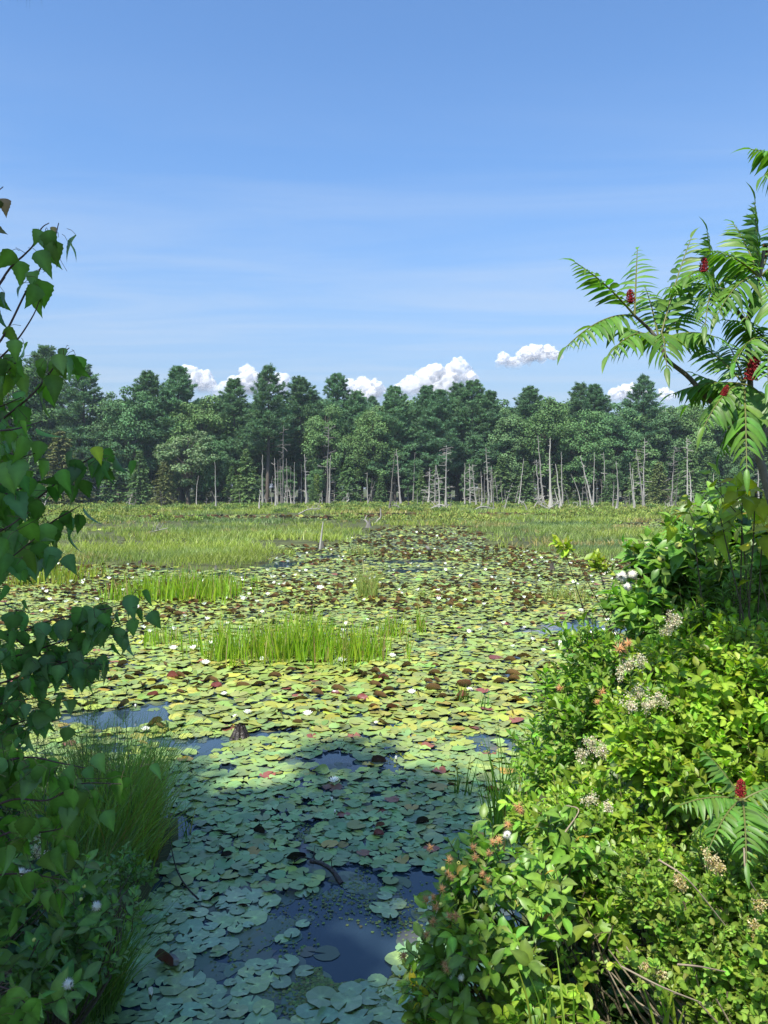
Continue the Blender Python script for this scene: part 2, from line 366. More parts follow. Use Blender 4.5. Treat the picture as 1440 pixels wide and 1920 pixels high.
mb = MB()
def mass(x, y, r, seg, curl, under_c=0.0):
    n = len(x); cols = pad_cols(n, y); ang = rng.random(n) * 6.283; kinds = rng.random(n)
    z = 0.006 + rng.random(n) * np.where(y > 7.6, 0.032, 0.02)
    ts = [pad_template(seg, 1, 0.4, wav=w, ph=p, rimup=u_) for (w, p, u_) in ((.05, 0, .02), (.09, 1.5, .05), (.13, 3.1, .06), (.03, 4.4, .0))]
    fs = [pad_template(max(seg, 9), 2, 0.4, wav=.06, ph=p, fold=fo, fa=fa, rimup=.03) for (p, fo, fa) in ((0, .35, 1.0), (2, .1, 1.3), (4, .6, 0.9))]
    sel = rng.integers(0, 4, n); cu = kinds < curl * np.clip((fbm(x * .5, y, 2.2, 63) - .36) * 7, .12, 2.0)
    for t in range(4):
        m = (sel == t) & ~cu
        R = tilt(rotz(ang[m]), 0.04 if y.max() < 7.7 else .08); pos = np.stack([x[m], y[m], z[m]], -1)
        mb.inst((ts[t][0], ts[t][1]), R, pos, r[m], cols[m])
    sel3 = rng.integers(0, 3, n)
    for t in range(3):
        m = (sel3 == t) & cu; k = int(m.sum())
        if not k: continue
        R = rotz(rng.normal(0, 1.1, k)); pos = np.stack([x[m], y[m], z[m] + 0.01], -1)
        vv, f3, f4 = fs[t]; sc = r[m]
        b = mb.n
        v_ = (np.einsum('kij,nj->kni', R, vv) * sc[:, None, None] + pos[:, None]).reshape(-1, 3); cc = np.repeat(cols[m], len(vv), 0)
        mb.add(v_, (f3[None] + (np.arange(k) * len(vv))[:, None, None]).reshape(-1, 3), cc)
        off = (np.arange(k) * len(vv))[:, None, None] + b
        mb.f[4].append((f4[None] + off).reshape(-1, 4))
# half sunk, silted pads lying under the floating ones
ns = 1500; ys = rng.uniform(3.2, 7.6, ns); xs = rng.uniform(-.55, .5, ns) * ys; ok = (bank(xs, ys) < 0) & (fbm(xs, ys, .8, 71) > .44); xs = xs[ok]; ys = ys[ok]; n = len(xs)
vv, f3, _f = pad_template(18, 1, .4, .0, 0, rimup=0); mb.inst((vv, f3), rotz(rng.random(n) * 6.28), np.stack([xs, ys, rng.uniform(.0012, .0035, n)], -1), rng.uniform(.04, .085, n), vary((.075, .115, .085), n, .2, .1))
rest = spots[near_n:]
a = np.array(rest)
mass(a[:, 0], a[:, 1], a[:, 2], 16, 0.03)
def jgrid(y0, y1, step, xk=0.6):
    ys = np.arange(y0, y1, step); P = []
    for yy in ys:
        xs = np.arange(-xk * yy - 1, xk * yy + 1, step); P.append(np.stack([xs + rng.uniform(-.5, .5, len(xs)) * step, yy + rng.uniform(-.5, .5, len(xs)) * step], -1))
    return np.concatenate(P)
def water_ok(P, thr=0.0):
    return (marsh(P[:, 0], P[:, 1]) < thr) & (bank(P[:, 0], P[:, 1]) < -0.01)
def gaps(P, amt=0.30):
    g = fbm(P[:, 0] * 0.6, P[:, 1] * 1.2, 1.6, 12); band = np.exp(-((P[:, 1] - 24.5) / 3.0) ** 2) * (P[:, 0] > -6) * 0.10
    lo = np.exp(-((P[:, 0] + 2.5) / .7) ** 2 - ((P[:, 1] - 8.0) / .6) ** 2) * 0.30
    return g > amt + band + lo
for (y0, y1, st, rr, seg, cu) in ((7.6, 12, 0.110, .088, 11, .07), (12, 19, 0.122, .088, 8, .16), (19, 30, 0.148, .095, 6, .20), (30, 60, 0.25, .125, 5, .26)):
    P = jgrid(y0, y1, st); P = P[water_ok(P, 1.6) & gaps(P, .27)]
    mass(P[:, 0], P[:, 1], rng.uniform(.62, 1.2, len(P)) * rr, seg, cu)
for (y0, y1, st, rr) in ((7.6, 20, .15, .08), (20, 60, .30, .16)):           # old silted leaves just under the surface
    P = jgrid(y0, y1, st, .52); P = P[water_ok(P, 1.6) & gaps(P, .24)]; k = len(P); vv, f3, _f = pad_template(6, 1, .4, .0, 0, rimup=0)
    mb.inst((vv, f3), rotz(rng.random(k) * 6.28), np.stack([P[:, 0], P[:, 1], rng.uniform(.001, .004, k)], -1), rng.uniform(.7, 1.2, k) * rr, vary((.12, .145, .06), k, .25, .08))
P = jgrid(60, 108, 0.5, .5); P = P[marsh(P[:, 0], P[:, 1]) < 0.3]; mass(P[:, 0], P[:, 1], np.full(len(P), .24), 5, .4)
tag(mb.build('lily_pads', M_padf), 'dense carpet of green and red-brown lily pads covering the open pond', 'lily pads', kind='stuff')

# reddish curled pads that stand out
def curled(px, py, r, c, label, rz=0.0, fold=0.1, fa=1.5, under=None):
    g = G(px, py); vv, f3, f4 = pad_template(20, 3, .4, wav=.08, ph=px, fold=fold, fa=fa, rimup=.05)
    m = MB(); c = np.array(c); m.add(vv, f3, c); m.add(vv, f4, c); o = m.build('curled_lily_pad', under or M_padn)
    o.location = (g[0], g[1], .025); o.scale = (r * .72, r * .72, r * .72); o.rotation_euler = (0, 0, rz)
    tag(o, label, 'lily pad', 'curled lily pads standing out of the water')
M_red = attr_mat('red_pad', .4, .4, 0, bscale=12, under=(0.17, 0.045, 0.04)); M_blk = attr_mat('dark_pad', .4, .4, 0, bscale=12, under=(0.02, 0.014, 0.014))
for a in ((405, 1292, .10, (.2, .05, .04), 'round red curled pad facing up in the sunlit pads left of centre', .2, .1, 1.6, M_red),
          (325, 1275, .13, (.2, .09, .04), 'brown folded pad standing at the left edge of the sunlit pads', -.4, .0, 1.3, M_red),
          (286, 1308, .10, (.2, .05, .05), 'dark red curled pad beside open water on the left', .3, .2, 1.4, M_red),
          (718, 1278, .11, (.25, .06, .06), 'pink red folded pad above the centre of the sunlit pads', .5, .0, 1.5, M_red),
          (680, 1316, .10, (.2, .08, .04), 'maroon pad rolled upright among the sunlit pads', -.2, .0, 1.7, M_red),
          (735, 1332, .11, (.25, .08, .06), 'dull red pad lying folded low in sunlit pads', .1, .1, 1.0, M_red),
          (630, 1305, .10, (.10, .16, .03), 'olive pad standing upright like a cup in the sunlit pads', .0, .3, 1.9, M_padn),
          (866, 1310, .11, (.2, .06, .03), 'rust brown pad standing near the small dark rushes', .2, .1, 1.4, M_red),
          (870, 1285, .14, (.2, .08, .03), 'broad russet pad curled up behind the small dark rushes', -.2, .3, 1.2, M_red),
          (710, 1435, .10, (.03, .015, .015), 'dark brown folded pad beside the closed white bud', .1, .0, 1.3, M_blk),
          (792, 1550, .075, (.02, .02, .02), 'black curled leaf on shaded pads near the right bank', .3, .0, 1.4, M_blk),
          (710, 1572, .055, (.12, .03, .02), 'small red brown pad folded upright in the shade', .0, .0, 1.7, M_red),
          (712, 1556, .05, (.05, .05, .02), 'small olive brown pad folded behind the red brown one', .4, .0, 1.6, M_padn),
          (424, 1612, .05, (.02, .03, .03), 'tiny dark pad corner raised in the shaded pads', .2, .0, 1.5, M_blk),
          (487, 1568, .07, (.03, .05, .04), 'dark folded pad edge poking up mid shade', -.5, .0, 1.5, M_blk),
          (310, 1815, .10, (.08, .06, .03), 'brown curled pad standing on the big pads at lower left', -.6, .0, 1.5, M_padn),
          (555, 1618, .09, (.02, .03, .03), 'black tipped folded pad beside the floating branch', .2, .0, 1.2, M_blk)):
    curled(*a)

# ================================================================ ALGAE AND DUCKWEED
mb = MB(); blobs = [(480, 1640, 190, 110, 450), (560, 1800, 200, 80, 250), (660, 1850, 95, 48, 2600), (610, 1900, 60, 30, 500), (745, 1900, 90, 40, 1900), (870, 1455, 75, 45, 2600), (800, 1420, 60, 22, 1100), (900, 1500, 60, 30, 1400),
                    (300, 1700, 45, 55, 1500), (360, 1590, 60, 30, 700), (670, 1660, 60, 30, 90), (600, 1560, 100, 28, 500), (430, 1560, 100, 25, 500), (640, 1700, 90, 30, 90), (330, 1480, 90, 30, 500), (760, 1720, 70, 50, 160)]
AP = []; AC = []
for (a, b, ra, rb, n) in blobs:
    n = int(n * 1.9)
    q = rng.normal(0, .55, (n, 2)); 
    for dx_, dy_ in q:
        g = G(a + dx_ * ra, min(b + dy_ * rb, 2300)); 
        if bank(g[0], g[1]) < .0: AP.append(g)
AP = np.array(AP); AP = AP[fbm(AP[:, 0], AP[:, 1], .25, 31) > .43]
n = len(AP); AP[:, 2] = rng.uniform(.003, .006, n)
hexv = np.array([[math.cos(k * 1.047) * (.8 + .3 * (k % 2)), math.sin(k * 1.047), 0] for k in range(6)] + [[0, 0, .15]]); hexf = np.array([[6, k, (k + 1) % 6] for k in range(6)])
ac = np.where(AP[:, 1:2] > 6.2, vary((.20, .24, .03), n, .2, .1), vary((.13, .19, .06), n, .25, .12)); mb.inst((hexv, hexf), tilt(rotz(rng.random(n) * 6), .12), AP, rng.uniform(.003, .011, n), ac)  # shade is put into the colour: nearer flecks are a greyer green
tag(mb.build('algae', M_alga), 'yellow green algae and duckweed floating in loose mats between pads', 'algae', kind='stuff')

# ================================================================ WATER LILIES
petT = leafT([0, .25, .55, .85, 1], [.05, .13, .17, .09, .0], 0.6, -0.25)
def flower_parts(openness):
    m = MB()
    for ring, (n, el_, s) in enumerate(((8, .35, 1.0), (8, .75, .9), (7, 1.1, .75), (5, 1.3, .55))):
        el_ = el_ + (1 - openness) * (1.45 - el_)
        an = np.arange(n) * 2 * math.pi / n + ring * .4; d = np.stack([np.cos(an) * math.cos(el_), np.sin(an) * math.cos(el_), np.full(n, math.sin(el_))], -1)
        nn = np.stack([-np.cos(an) * math.sin(el_), -np.sin(an) * math.sin(el_), np.full(n, math.cos(el_))], -1)
        if openness < .4 and ring > 1: continue
        m.inst(petT, frames(d, nn), np.zeros((n, 3)) + d * .05, np.full(n, s), vary((.80, .80, .76), n, .02, .01))
    y = MB()
    n = 26; an = rng.random(n) * 6.283; d = nrm(np.stack([np.cos(an) * .5, np.sin(an) * .5, np.ones(n)], -1)); y.inst(T_narrow, frames(d, nrm(ball(n) + .1)), np.zeros((n, 3)) + [0, 0, .05], np.full(n, .42), vary((.75, .50, .04), n, .1))
    g = MB()
    n = 4; an = np.arange(4) * 1.571 + .3; el_ = .1 + (1 - openness) * 1.25; d = np.stack([np.cos(an) * math.cos(el_), np.sin(an) * math.cos(el_), np.full(n, math.sin(el_))], -1)
    nn = np.stack([-np.cos(an) * math.sin(el_), -np.sin(an) * math.sin(el_), np.full(n, math.cos(el_))], -1)
    g.inst(petT, frames(d, nn), np.zeros((n, 3)), np.full(n, 1.0 if openness > .4 else .7), vary((.09, .08, .03), n, .1))
    out = []
    for nm, q, mt in (('petals', m, M_pet), ('stamens', y, M_pet), ('sepals', g, M_leaf)):
        me = q.mesh(nm); me.materials.append(mt); out.append((nm, me))
    return out
FO, FB = flower_parts(1.0), flower_parts(0.25)
def lily(px, py, r, label, bud=False, z=.03, group='white water lilies near the bank'):
    g = G(px, py); o = empty('water_lily', (g[0], g[1], z)); o.scale = (r,) * 3; o.rotation_euler = (R_.gauss(0, .12), R_.gauss(0, .12), R_.random() * 6)
    for nm, me in (FB if bud else FO):
        if bud and nm == 'stamens': continue
        c = bpy.data.objects.new(nm, me); COL.objects.link(c); c.parent = o
    tag(o, label, 'water lily', group)
for a in ((627, 1474, .055, 'open white water lily alone in the shaded middle water'), (272, 1376, .055, 'open white water lily on a dark pad at the left open water'),
          (464, 1344, .06, 'open white water lily just above the dark stump'), (577, 1347, .065, 'large open white water lily at the front edge of the sunlit pads'),
          (441, 1350, .035, 'small half open lily left of the one above the stump'), (772, 1305, .06, 'open white water lily on the sunlit pads right of centre'),
          (385, 1250, .08, 'big white water lily left of the tall reed clump'), (420, 1308, .05, 'half open white lily behind the pads left of the stump', ),
          (640, 1246, .09, 'white lily with spread petals at the foot of the tall reeds'), (735, 1236, .07, 'white lily right of the tall reed clump foot'),
          (325, 1222, .08, 'white lily at the foot of the short reeds on the left'), (492, 1242, .06, 'white lily against the left foot of the tall reeds'),
          (1090, 1150, .08, 'white lily near the right bushes in the mid pond'), (880, 1300, .05, 'small white lily right of the russet pads'),
          (600, 1108, .13, 'large white lily in the middle pond behind the tall reeds'), (458, 1128, .1, 'white lily right of the bright low reeds'), (705, 1362, .03, 'tiny pale lily low in front of sunlit pads')):
    lily(*a)
for a in ((625, 1522, .05, 'closed white bud with brown sepals below the open lily'), (628, 1534, .04, 'small white bud tip floating just under the closed bud', True, .0),
          (744, 1442, .055, 'closed white bud leaning at the edge of the shade'), (283, 1902, .06, 'white bud at the bottom left near the bank'),
          (255, 1340, .055, 'closed white bud standing on open water at left'), (845, 1148, .06, 'closed bud in the pads behind the right reeds')):
    lily(a[0], a[1], a[2], a[3], True, .06 if len(a) < 5 else .02)
# the far field of lilies: one light mesh each
m = MB(); pe = flower_parts(1.0)[0][1]
n = 9; an = np.arange(n) * 2 * math.pi / n; el_ = .6; d = np.stack([np.cos(an) * math.cos(el_), np.sin(an) * math.cos(el_), np.full(n, math.sin(el_))], -1)
nn = np.stack([-np.cos(an) * math.sin(el_), -np.sin(an) * math.sin(el_), np.full(n, math.cos(el_))], -1)
m.inst(leafT([0, .5, 1], [.08, .22, 0], .4, -.2), frames(d, nn), np.zeros((n, 3)), np.full(n, 1.0), vary((.82, .82, .78), n, .02, .01)); me_far = m.mesh('water_lily'); me_far.materials.append(M_pet)
cnt = 0
while cnt < 200:
    py = R_.choice([R_.uniform(1000, 1230), R_.uniform(1000, 1120)]); px = R_.uniform(60, 1250); g = G(px, py)
    if marsh(g[0], g[1]) > .3 or bank(g[0], g[1]) > -.02: continue
    o = link('water_lily', me_far); r = R_.uniform(.04, .07) * (1 + g[1] / 60); o.location = (g[0], g[1], .05); o.scale = (r,) * 3; o.rotation_euler = (R_.gauss(0, .25), R_.gauss(0, .25), R_.random() * 6)
    zz_ = ('left of the tall reed clump' if px < 400 else 'behind the tall reed clump' if px < 760 else 'right of the tall reed clump', 'in the far pads' if py < 1075 else 'in the middle pads'); tag(o, 'small white water lily %s, %s' % (zz_[1], zz_[0]), 'water lily', 'white water lilies %s, %s' % (zz_[1], zz_[0])); cnt += 1

# ================================================================ GRASSES AND REEDS
def blades(mb, P, h, w, col, lean=.15, bend=.35, seg=4, dirs=None, vert=0.0):
    """P (n,3) feet; h, w (n,) length and width; each blade an arching tapered strip"""
    n = len(P); an = rng.random(n) * 6.283
    d = np.stack([np.cos(an), np.sin(an), np.zeros(n)], -1) if dirs is None else dirs
    ln = np.abs(rng.normal(0, 1, n))[:, None] * lean; bd = rng.uniform(.3, 1, n)[:, None] * bend
    fc = rng.random(n) * 6.283; side = np.stack([np.cos(fc), np.sin(fc), np.zeros(n)], -1)
    V = []
    for k in range(seg + 1):
        t = k / seg; c = P + h[:, None] * ((ln * t + bd * t ** 2.2) * d + np.array([0, 0, 1]) * (t - (bd * .45) * t ** 2.5)); ww = w[:, None] * .5 * (1 - t ** 1.8) + .0002
        V += [c - side * ww, c + side * ww]
    V = np.stack(V, 1); f = np.array([[2 * k, 2 * k + 1, 2 * k + 3, 2 * k + 2] for k in range(seg)])
    F_ = (f[None] + (np.arange(n) * 2 * (seg + 1))[:, None, None]).reshape(-1, 4); mb.add(V.reshape(-1, 3), F_, np.repeat(col, 2 * (seg + 1), 0))
def reeds(px, py, wpx, hpx, n, label, col=(.16, .24, .025), w=.016, name='reed_clump', cat='reeds', depth=.35, lean=.10, bend=.22, group='reed clumps standing in the pond', seg=4, dead=.13):
    g = G(px, py); k = g[1] / F; mb = MB()
    q_ = np.where(rng.random(n) < .75, rng.uniform(-1, 1, n), np.clip(rng.normal(0, .6, n), -1.25, 1.25)); P = np.stack([g[0] + q_ * wpx * .5 * k, g[1] + rng.normal(0, 1, n) * depth, np.full(n, -.05)], -1)
    cl = vn(P[:, 0], P[:, 1], wpx * k * .22 + .05, int(px)); keep = cl > .25; P = P[keep]; q_ = q_[keep]; n = len(P)
    h = hpx * k * rng.uniform(.45, 1.12, n) * (1.05 - .2 * q_ ** 2) * (.8 + .35 * cl[keep]); c = vary(col, n, .18, .08); dd = rng.random(n) < dead; c[dd] = vary((.28, .24, .09), int(dd.sum()), .2)
    blades(mb, P - [g[0], g[1], 0], h, rng.uniform(.6, 1.2, n) * w, c, lean, bend, seg)
    me = mb.mesh(name); me.materials.append(M_grass); o = link(name, me); o.location = (g[0], g[1], 0)
    return tag(o, label, cat, group)
BR = (.185, .29, .02)
reeds(560, 1232, 330, 92, 1150, 'tall bright green reed clump in the middle of the pond', BR, .022, depth=.35)
reeds(335, 1118, 230, 56, 950, 'wide low clump of bright reeds left of the pond centre', BR, .03, depth=.6)
reeds(110, 1090, 130, 48, 500, 'yellow green reeds along the marsh edge behind the birch', (.2, .25, .03), .035, depth=.7)
reeds(300, 1208, 75, 52, 110, 'short upright reeds left of the tall reed clump', BR, .02, depth=.2, bend=.1)
reeds(350, 1222, 30, 70, 22, 'few thin reeds between the two left reed clumps', BR, .02, depth=.1, bend=.1)
reeds(418, 1240, 35, 75, 40, 'narrow reed tuft at the left foot of the tall clump', BR, .02, depth=.1, bend=.15)
reeds(737, 1192, 55, 55, 110, 'reed tuft just right of the tall clump', BR, .02, depth=.2)
reeds(786, 1186, 25, 60, 45, 'slim reed tuft furthest right of the tall clump', BR, .02, depth=.12)
reeds(690, 1118, 38, 85, 160, 'pale feathery grass tuft behind the tall reed clump', (.24, .28, .08), .018, depth=.25, bend=.5)
reeds(868, 1492, 34, 100, 15, 'thin dark blades standing alone right of centre', (.06, .14, .02), .014, depth=.04, bend=.15)
reeds(955, 1572, 75, 205, 95, 'tall flag leaves standing in water beside the right bushes', (.09, .19, .025), .016, depth=.12, bend=.22, lean=.12)
reeds(990, 1500, 40, 130, 35, 'flag leaves half hidden behind the right bushes', (.08, .17, .025), .016, depth=.12)
reeds(866, 1318, 26, 58, 18, 'small dark rush tuft in the sunlit pads at right', (.05, .12, .02), .014, depth=.05, bend=.3)
reeds(905, 1330, 30, 55, 14, 'sparse dark rushes right of the small rush tuft', (.05, .12, .02), .014, depth=.05, bend=.35)
reeds(1065, 1125, 80, 40, 160, 'low pale grass tuft beside the right bushes mid pond', (.18, .22, .05), .02, depth=.3, bend=.5)
reeds(800, 1120, 40, 26, 60, 'tiny grass tuft right of the feathery one', (.18, .22, .05), .02, depth=.2, bend=.4)
reeds(680, 1040, 60, 30, 90, 'low grass tuft far out before the dead stump', (.17, .21, .06), .03, depth=.4, bend=.5)
reeds(480, 1092, 24, 24, 40, 'tiny reed tuft right of the bright low reeds', BR, .02, depth=.2)
reeds(75, 1145, 30, 24, 60, 'small brown grass hummock among pads at far left', (.2, .19, .06), .02, depth=.1, bend=.7)
reeds(345, 1575, 26, 90, 12, 'few thin blades standing in water right of the sedge tussock', (.05, .11, .02), .010, depth=.05, bend=.3)
# marsh sedge, one mass
mb = MB()
def sedge(y0, y1, step, hh, per, w, seg):
    P = jgrid(y0, y1, step, .56 if y1 < 60 else .6); mm = marsh(P[:, 0], P[:, 1]); P = P[mm > -1.3]; mm = mm[mm > -1.3]
    pr = np.clip(np.where(mm > 0, .30 + mm * .38, .30 * (1 + mm / 1.3) ** 2), .0, 1) * (.15 + .85 * (mm > -.3) + .0) * np.clip((fbm(P[:, 0] * .5, P[:, 1] * .9, 3.2, 21) - .36) * 5.5, .05, 1); P = P[rng.random(len(P)) < pr]
    P = np.repeat(P, per, 0); n = len(P); P = P + rng.normal(0, step * .25, (n, 2))
    z = ground_z(P[:, 0], P[:, 1]); q = fbm(P[:, 0] * .5, P[:, 1], 6, 33)[:, None]; q2 = fbm(P[:, 0] * .4, P[:, 1] * 1.3, 3, 37)[:, None]
    c = np.where(q > .56, np.array([[.25, .30, .065]]), np.where(q < .42, np.array([[.14, .20, .08]]), np.array([[.20, .26, .075]])))
    c = np.where(q2 > .66, np.array([[.30, .25, .10]]), c) * (1 + .25 * rng.standard_normal((n, 1))) * (.55 + .45 * vn(P[:, 0], P[:, 1] * 1.6, 1.1, 91) + .45 * vn(P[:, 0], P[:, 1] * 1.4, 3.7, 95))[:, None]
    h = hh * rng.uniform(.45, 1.15, n) * (.55 + .95 * q[:, 0])
    blades(mb, np.stack([P[:, 0], P[:, 1], np.maximum(z, -.02)], -1), h, rng.uniform(.6, 1.3, n) * w, np.clip(c, .01, 1), .3, .5, seg)
sedge(18, 30, .20, .30, 8, .018, 3); sedge(30, 50, .34, .36, 10, .03, 2); sedge(50, 80, .55, .40, 12, .055, 2); sedge(80, 123, .85, .42, 12, .09, 2)
tag(mb.build('marsh_sedge', M_grass), 'yellow green sedge and grass covering the marsh before the forest', 'sedge', kind='stuff')
# low leafy marsh bushes
mb = MB(); k = 0
P = jgrid(48, 118, 2.0, .58); P = P[(marsh(P[:, 0], P[:, 1]) > .9) & (fbm(P[:, 0], P[:, 1], 6, 51) > .54) & (rng.random(len(P)) < .7)]
for (x, y) in P:
    n = 150; r = R_.uniform(.35, 1.0); p = ball(n) * r * np.array([1.3, 1, .55]) * (rng.random((n, 1)) ** .3); p[:, 2] = np.abs(p[:, 2]) + .1; c0 = R_.choice([(.15, .22, .05), (.11, .18, .05), (.19, .24, .06)])
    mb.inst(T_small, frames(nrm(p + [0, 0, .6]), ball(n) + [0, -.2, .8]), p + [x, y, .1], rng.uniform(.07, .14, n) * (1 + y / 100), vary(c0, n, .2))
tag(mb.build('marsh_bushes', M_far), 'low yellow green leafy growth dotted over the far marsh', 'ground cover', kind='stuff')

# ================================================================ FOREST
def pine_mesh(seed, H=20.0, base=.30, wid=.20, gap=.0):
    rs = np.random.RandomState(seed); crown = MB(); tr = MB()
    bend = rs.normal(0, .15, 2)
    def ax(z): return np.array([bend[0] * math.sin(z / H * 2.5), bend[1] * math.sin(z / H * 3), z])
    path = np.array([ax(z) for z in np.linspace(0, H * .985, 12)]); tr.tube(path, .26, .03, (.11, .09, .075), 7)
    z = H * base; TV = []; TD = []; TS = []
    while z < H * .99:
        q = (z - H * base) / (H * (1 - base)); prof = (1 - q) ** .82 * (0.62 + .38 * min(1, q * 4 + .25)); Lmax = H * wid * prof + .25
        nb = rs.randint(4, 7); a0 = rs.rand() * 6.28
        for b in range(nb):
            if rs.rand() < .12: continue
            an = a0 + b * 6.283 / nb + rs.normal(0, .25); Lb = Lmax * rs.uniform(.55, 1.15); up = rs.uniform(-.02, .20) + q * .55
            d = np.array([math.cos(an), math.sin(an), up]); s = ax(z); c = np.array([s + d * Lb * t + np.array([0, 0, .22 * Lb * (t ** 2.2)]) for t in np.linspace(0, 1, 5)])
            tr.tube(c, .05 * (1 - q) + .02, .012, (.10, .085, .07), 3)
            nt_ = int(10 + Lb * 17)
            t = rs.uniform(.25, 1.02, nt_) ** .8; side = np.array([-math.sin(an), math.cos(an), 0])
            wv = (1 - np.abs(t - .6) * 1.1)[:, None] * rs.normal(0, .26, (nt_, 1)) * (Lb * .55 + .3)
            pts = s + d * Lb * t[:, None] + side * wv + np.array([0, 0, 1]) * (.22 * Lb * t ** 2.2 + rs.normal(.05, .09, nt_))[:, None]
            dr = nrm(d * .7 + side * wv * .8 + rs.normal(0, .3, (nt_, 3)) + [0, 0, .65])
            TV.append(pts); TD.append(dr); TS.append(rs.uniform(.26, .50, nt_) * (1 - .2 * q))
        z += rs.uniform(.42, .74) * (1.05 - .5 * q) + (gap * rs.rand())
    TV = np.concatenate(TV); TD = np.concatenate(TD); TS = np.concatenate(TS); n = len(TV)
    # each tuft: four narrow crossed needles fans
    tv = []; tf = []
    for k in range(5):
        a = k * 1.2566 + .3; e = .62; dx_, dz_ = math.cos(a) * e, math.sin(a) * e; b = len(tv)
        sx_, sz_ = -math.sin(a) * .13, math.cos(a) * .13
        tv += [[0, 0, 0], [dx_ * .6 + sx_, .55, dz_ * .6 + sz_], [dx_, 1, dz_], [dx_ * .6 - sx_, .55, dz_ * .6 - sz_]]; tf.append([b, b + 1, b + 2, b + 3])
    T = (np.array(tv, float), np.array(tf))
    tone = np.array([.098, .190, .098]); col = np.clip(tone * (1 + .22 * rs.standard_normal((n, 1))) * (1 + .05 * rs.standard_normal((n, 3))), .006, 1)
    crown.inst(T, frames(TD, rs.normal(0, 1, (n, 3)) + [0, 0, .3]), TV, TS, col)
    return tr, crown
def leafy_mesh(seed, H=16.0, base=.18, rad=4.2, lobes=46, tone=(.092, .170, .062), per=190, leaf=.26):
    rs = np.random.RandomState(seed); crown = MB(); tr = MB()
    tr.tube([[0, 0, 0], [.1, 0, H * .3], [0, .1, H * .6], [0, 0, H * .85]], .24, .05, (.10, .085, .07), 7)
    cz = H * (base + (1 - base) * .5); rz = H * (1 - base) * .5
    for k in range(int(lobes * 1.4)):
        dv = nrm(rs.standard_normal(3)); q = rs.uniform(.45, .95); c = np.array([dv[0] * rad * q, dv[1] * rad * q, cz + dv[2] * rz * q])
        c[:2] *= 1.0 - .35 * max(0, (c[2] - cz) / rz)
        r = rs.uniform(.60, 1.25) * rad / 4.2
        tr.tube([[0, 0, max(H * .15, c[2] - 2.5)], (c * [.5, .5, 1] + [0, 0, -1.0]), c], .06, .015, (.10, .085, .07), 3)
        n = int(per * r); p = nrm(rs.standard_normal((n, 3))) * (rs.rand(n, 1) ** .35) * r * np.array([1.15, 1.15, .72])
        n_ = nrm(p / r + rs.normal(0, .5, (n, 3)) + [0, 0, .5]); dr = np.cross(n_, rs.normal(0, 1, (n, 3)))
        lt = 1 + .12 * rs.standard_normal(); col = np.clip(np.array(tone) * lt * (1 + .2 * rs.standard_normal((n, 1))) * (1 + .05 * rs.standard_normal((n, 3))), .006, 1)
        crown.inst(LT, frames(dr, n_), p + c, rs.uniform(.7, 1.3, n) * leaf, col)
    return tr, crown
LT = (np.array([[0, 0, 0], [-.42, .35, .1], [0, 1, 0], [.42, .35, .1], [.1, .55, -.1]], float), np.array([[0, 3, 2, 1]]))
def hemlock_mesh(seed, H=9.0, wid=.30, tone=(.115, .195, .07)):
    rs = np.random.RandomState(seed); crown = MB(); tr = MB(); tr.tube([[0, 0, 0], [.05, 0, H * .5], [0, 0, H * .98]], .12, .015, (.10, .085, .07), 6)
    z = H * .06; TV = []; TD = []; TS = []
    while z < H * .98:
        q = z / H; Lm = H * wid * (1 - q) ** .85 + .12; nb = rs.randint(5, 8); a0 = rs.rand() * 6.28
        for b in range(nb):
            an = a0 + b * 6.283 / nb + rs.normal(0, .2); Lb = Lm * rs.uniform(.6, 1.1); d = np.array([math.cos(an), math.sin(an), rs.uniform(-.05, .15)]); side = np.array([-math.sin(an), math.cos(an), 0])
            tr.tube([np.array([0, 0, z]), np.array([0, 0, z]) + d * Lb], .03, .008, (.10, .085, .07), 3)
            m = int(8 + Lb * 22); t = rs.uniform(.15, 1.03, m); wv = rs.normal(0, .16, (m, 1)) * (Lb * .8 + .2) * (1.15 - t[:, None])
            p = np.array([0, 0, z]) + d * Lb * t[:, None] + side * wv + np.array([0, 0, 1]) * (-.20 * Lb * t ** 2 + rs.normal(0, .05, m))[:, None]
            TV.append(p); TD.append(nrm(d + side * wv * 2 + rs.normal(0, .25, (m, 3)))); TS.append(rs.uniform(.22, .42, m))
        z += rs.uniform(.22, .42)
    TV = np.concatenate(TV); TD = np.concatenate(TD); TS = np.concatenate(TS); n = len(TV)
    col = np.clip(np.array(tone) * (1 + .2 * rs.standard_normal((n, 1))) * (1 + .06 * rs.standard_normal((n, 3))), .006, 1)
    crown.inst(leafT([0, .5, 1], [.10, .22, 0], .2, .3), frames(TD, rs.normal(0, .4, (n, 3)) + [0, 0, 1]), TV, TS, col)
    return tr, crown
def proto(kind, gen, *a, **k):
    tr, cr = gen(*a, **k); t = tr.mesh('trunk'); t.materials.append(M_bark); c = cr.mesh('crown', smooth=False); c.materials.append(M_far); return (kind, t, c)
PI_ = [proto('pine_tree', pine_mesh, 1, 20, .30, .20), proto('pine_tree', pine_mesh, 2, 20, .22, .24), proto('pine_tree', pine_mesh, 3, 20, .38, .17, .25), proto('pine_tree', pine_mesh, 4, 20, .25, .22), proto('pine_tree', pine_mesh, 5, 20, .45, .19)]
DE_ = [proto('broadleaf_tree', leafy_mesh, 11, 16, .12, 4.3, 60), proto('broadleaf_tree', leafy_mesh, 12, 16, .08, 3.6, 56, (.088, .165, .068)), proto('broadleaf_tree', leafy_mesh, 13, 16, .15, 4.8, 66, (.105, .182, .062)), proto('broadleaf_tree', leafy_mesh, 14, 16, .05, 3.9, 60, (.084, .160, .066))]
LM = [proto('broadleaf_tree', leafy_mesh, 17, 10, .20, 3.4, 40, (.135, .195, .09), 190, .26)]
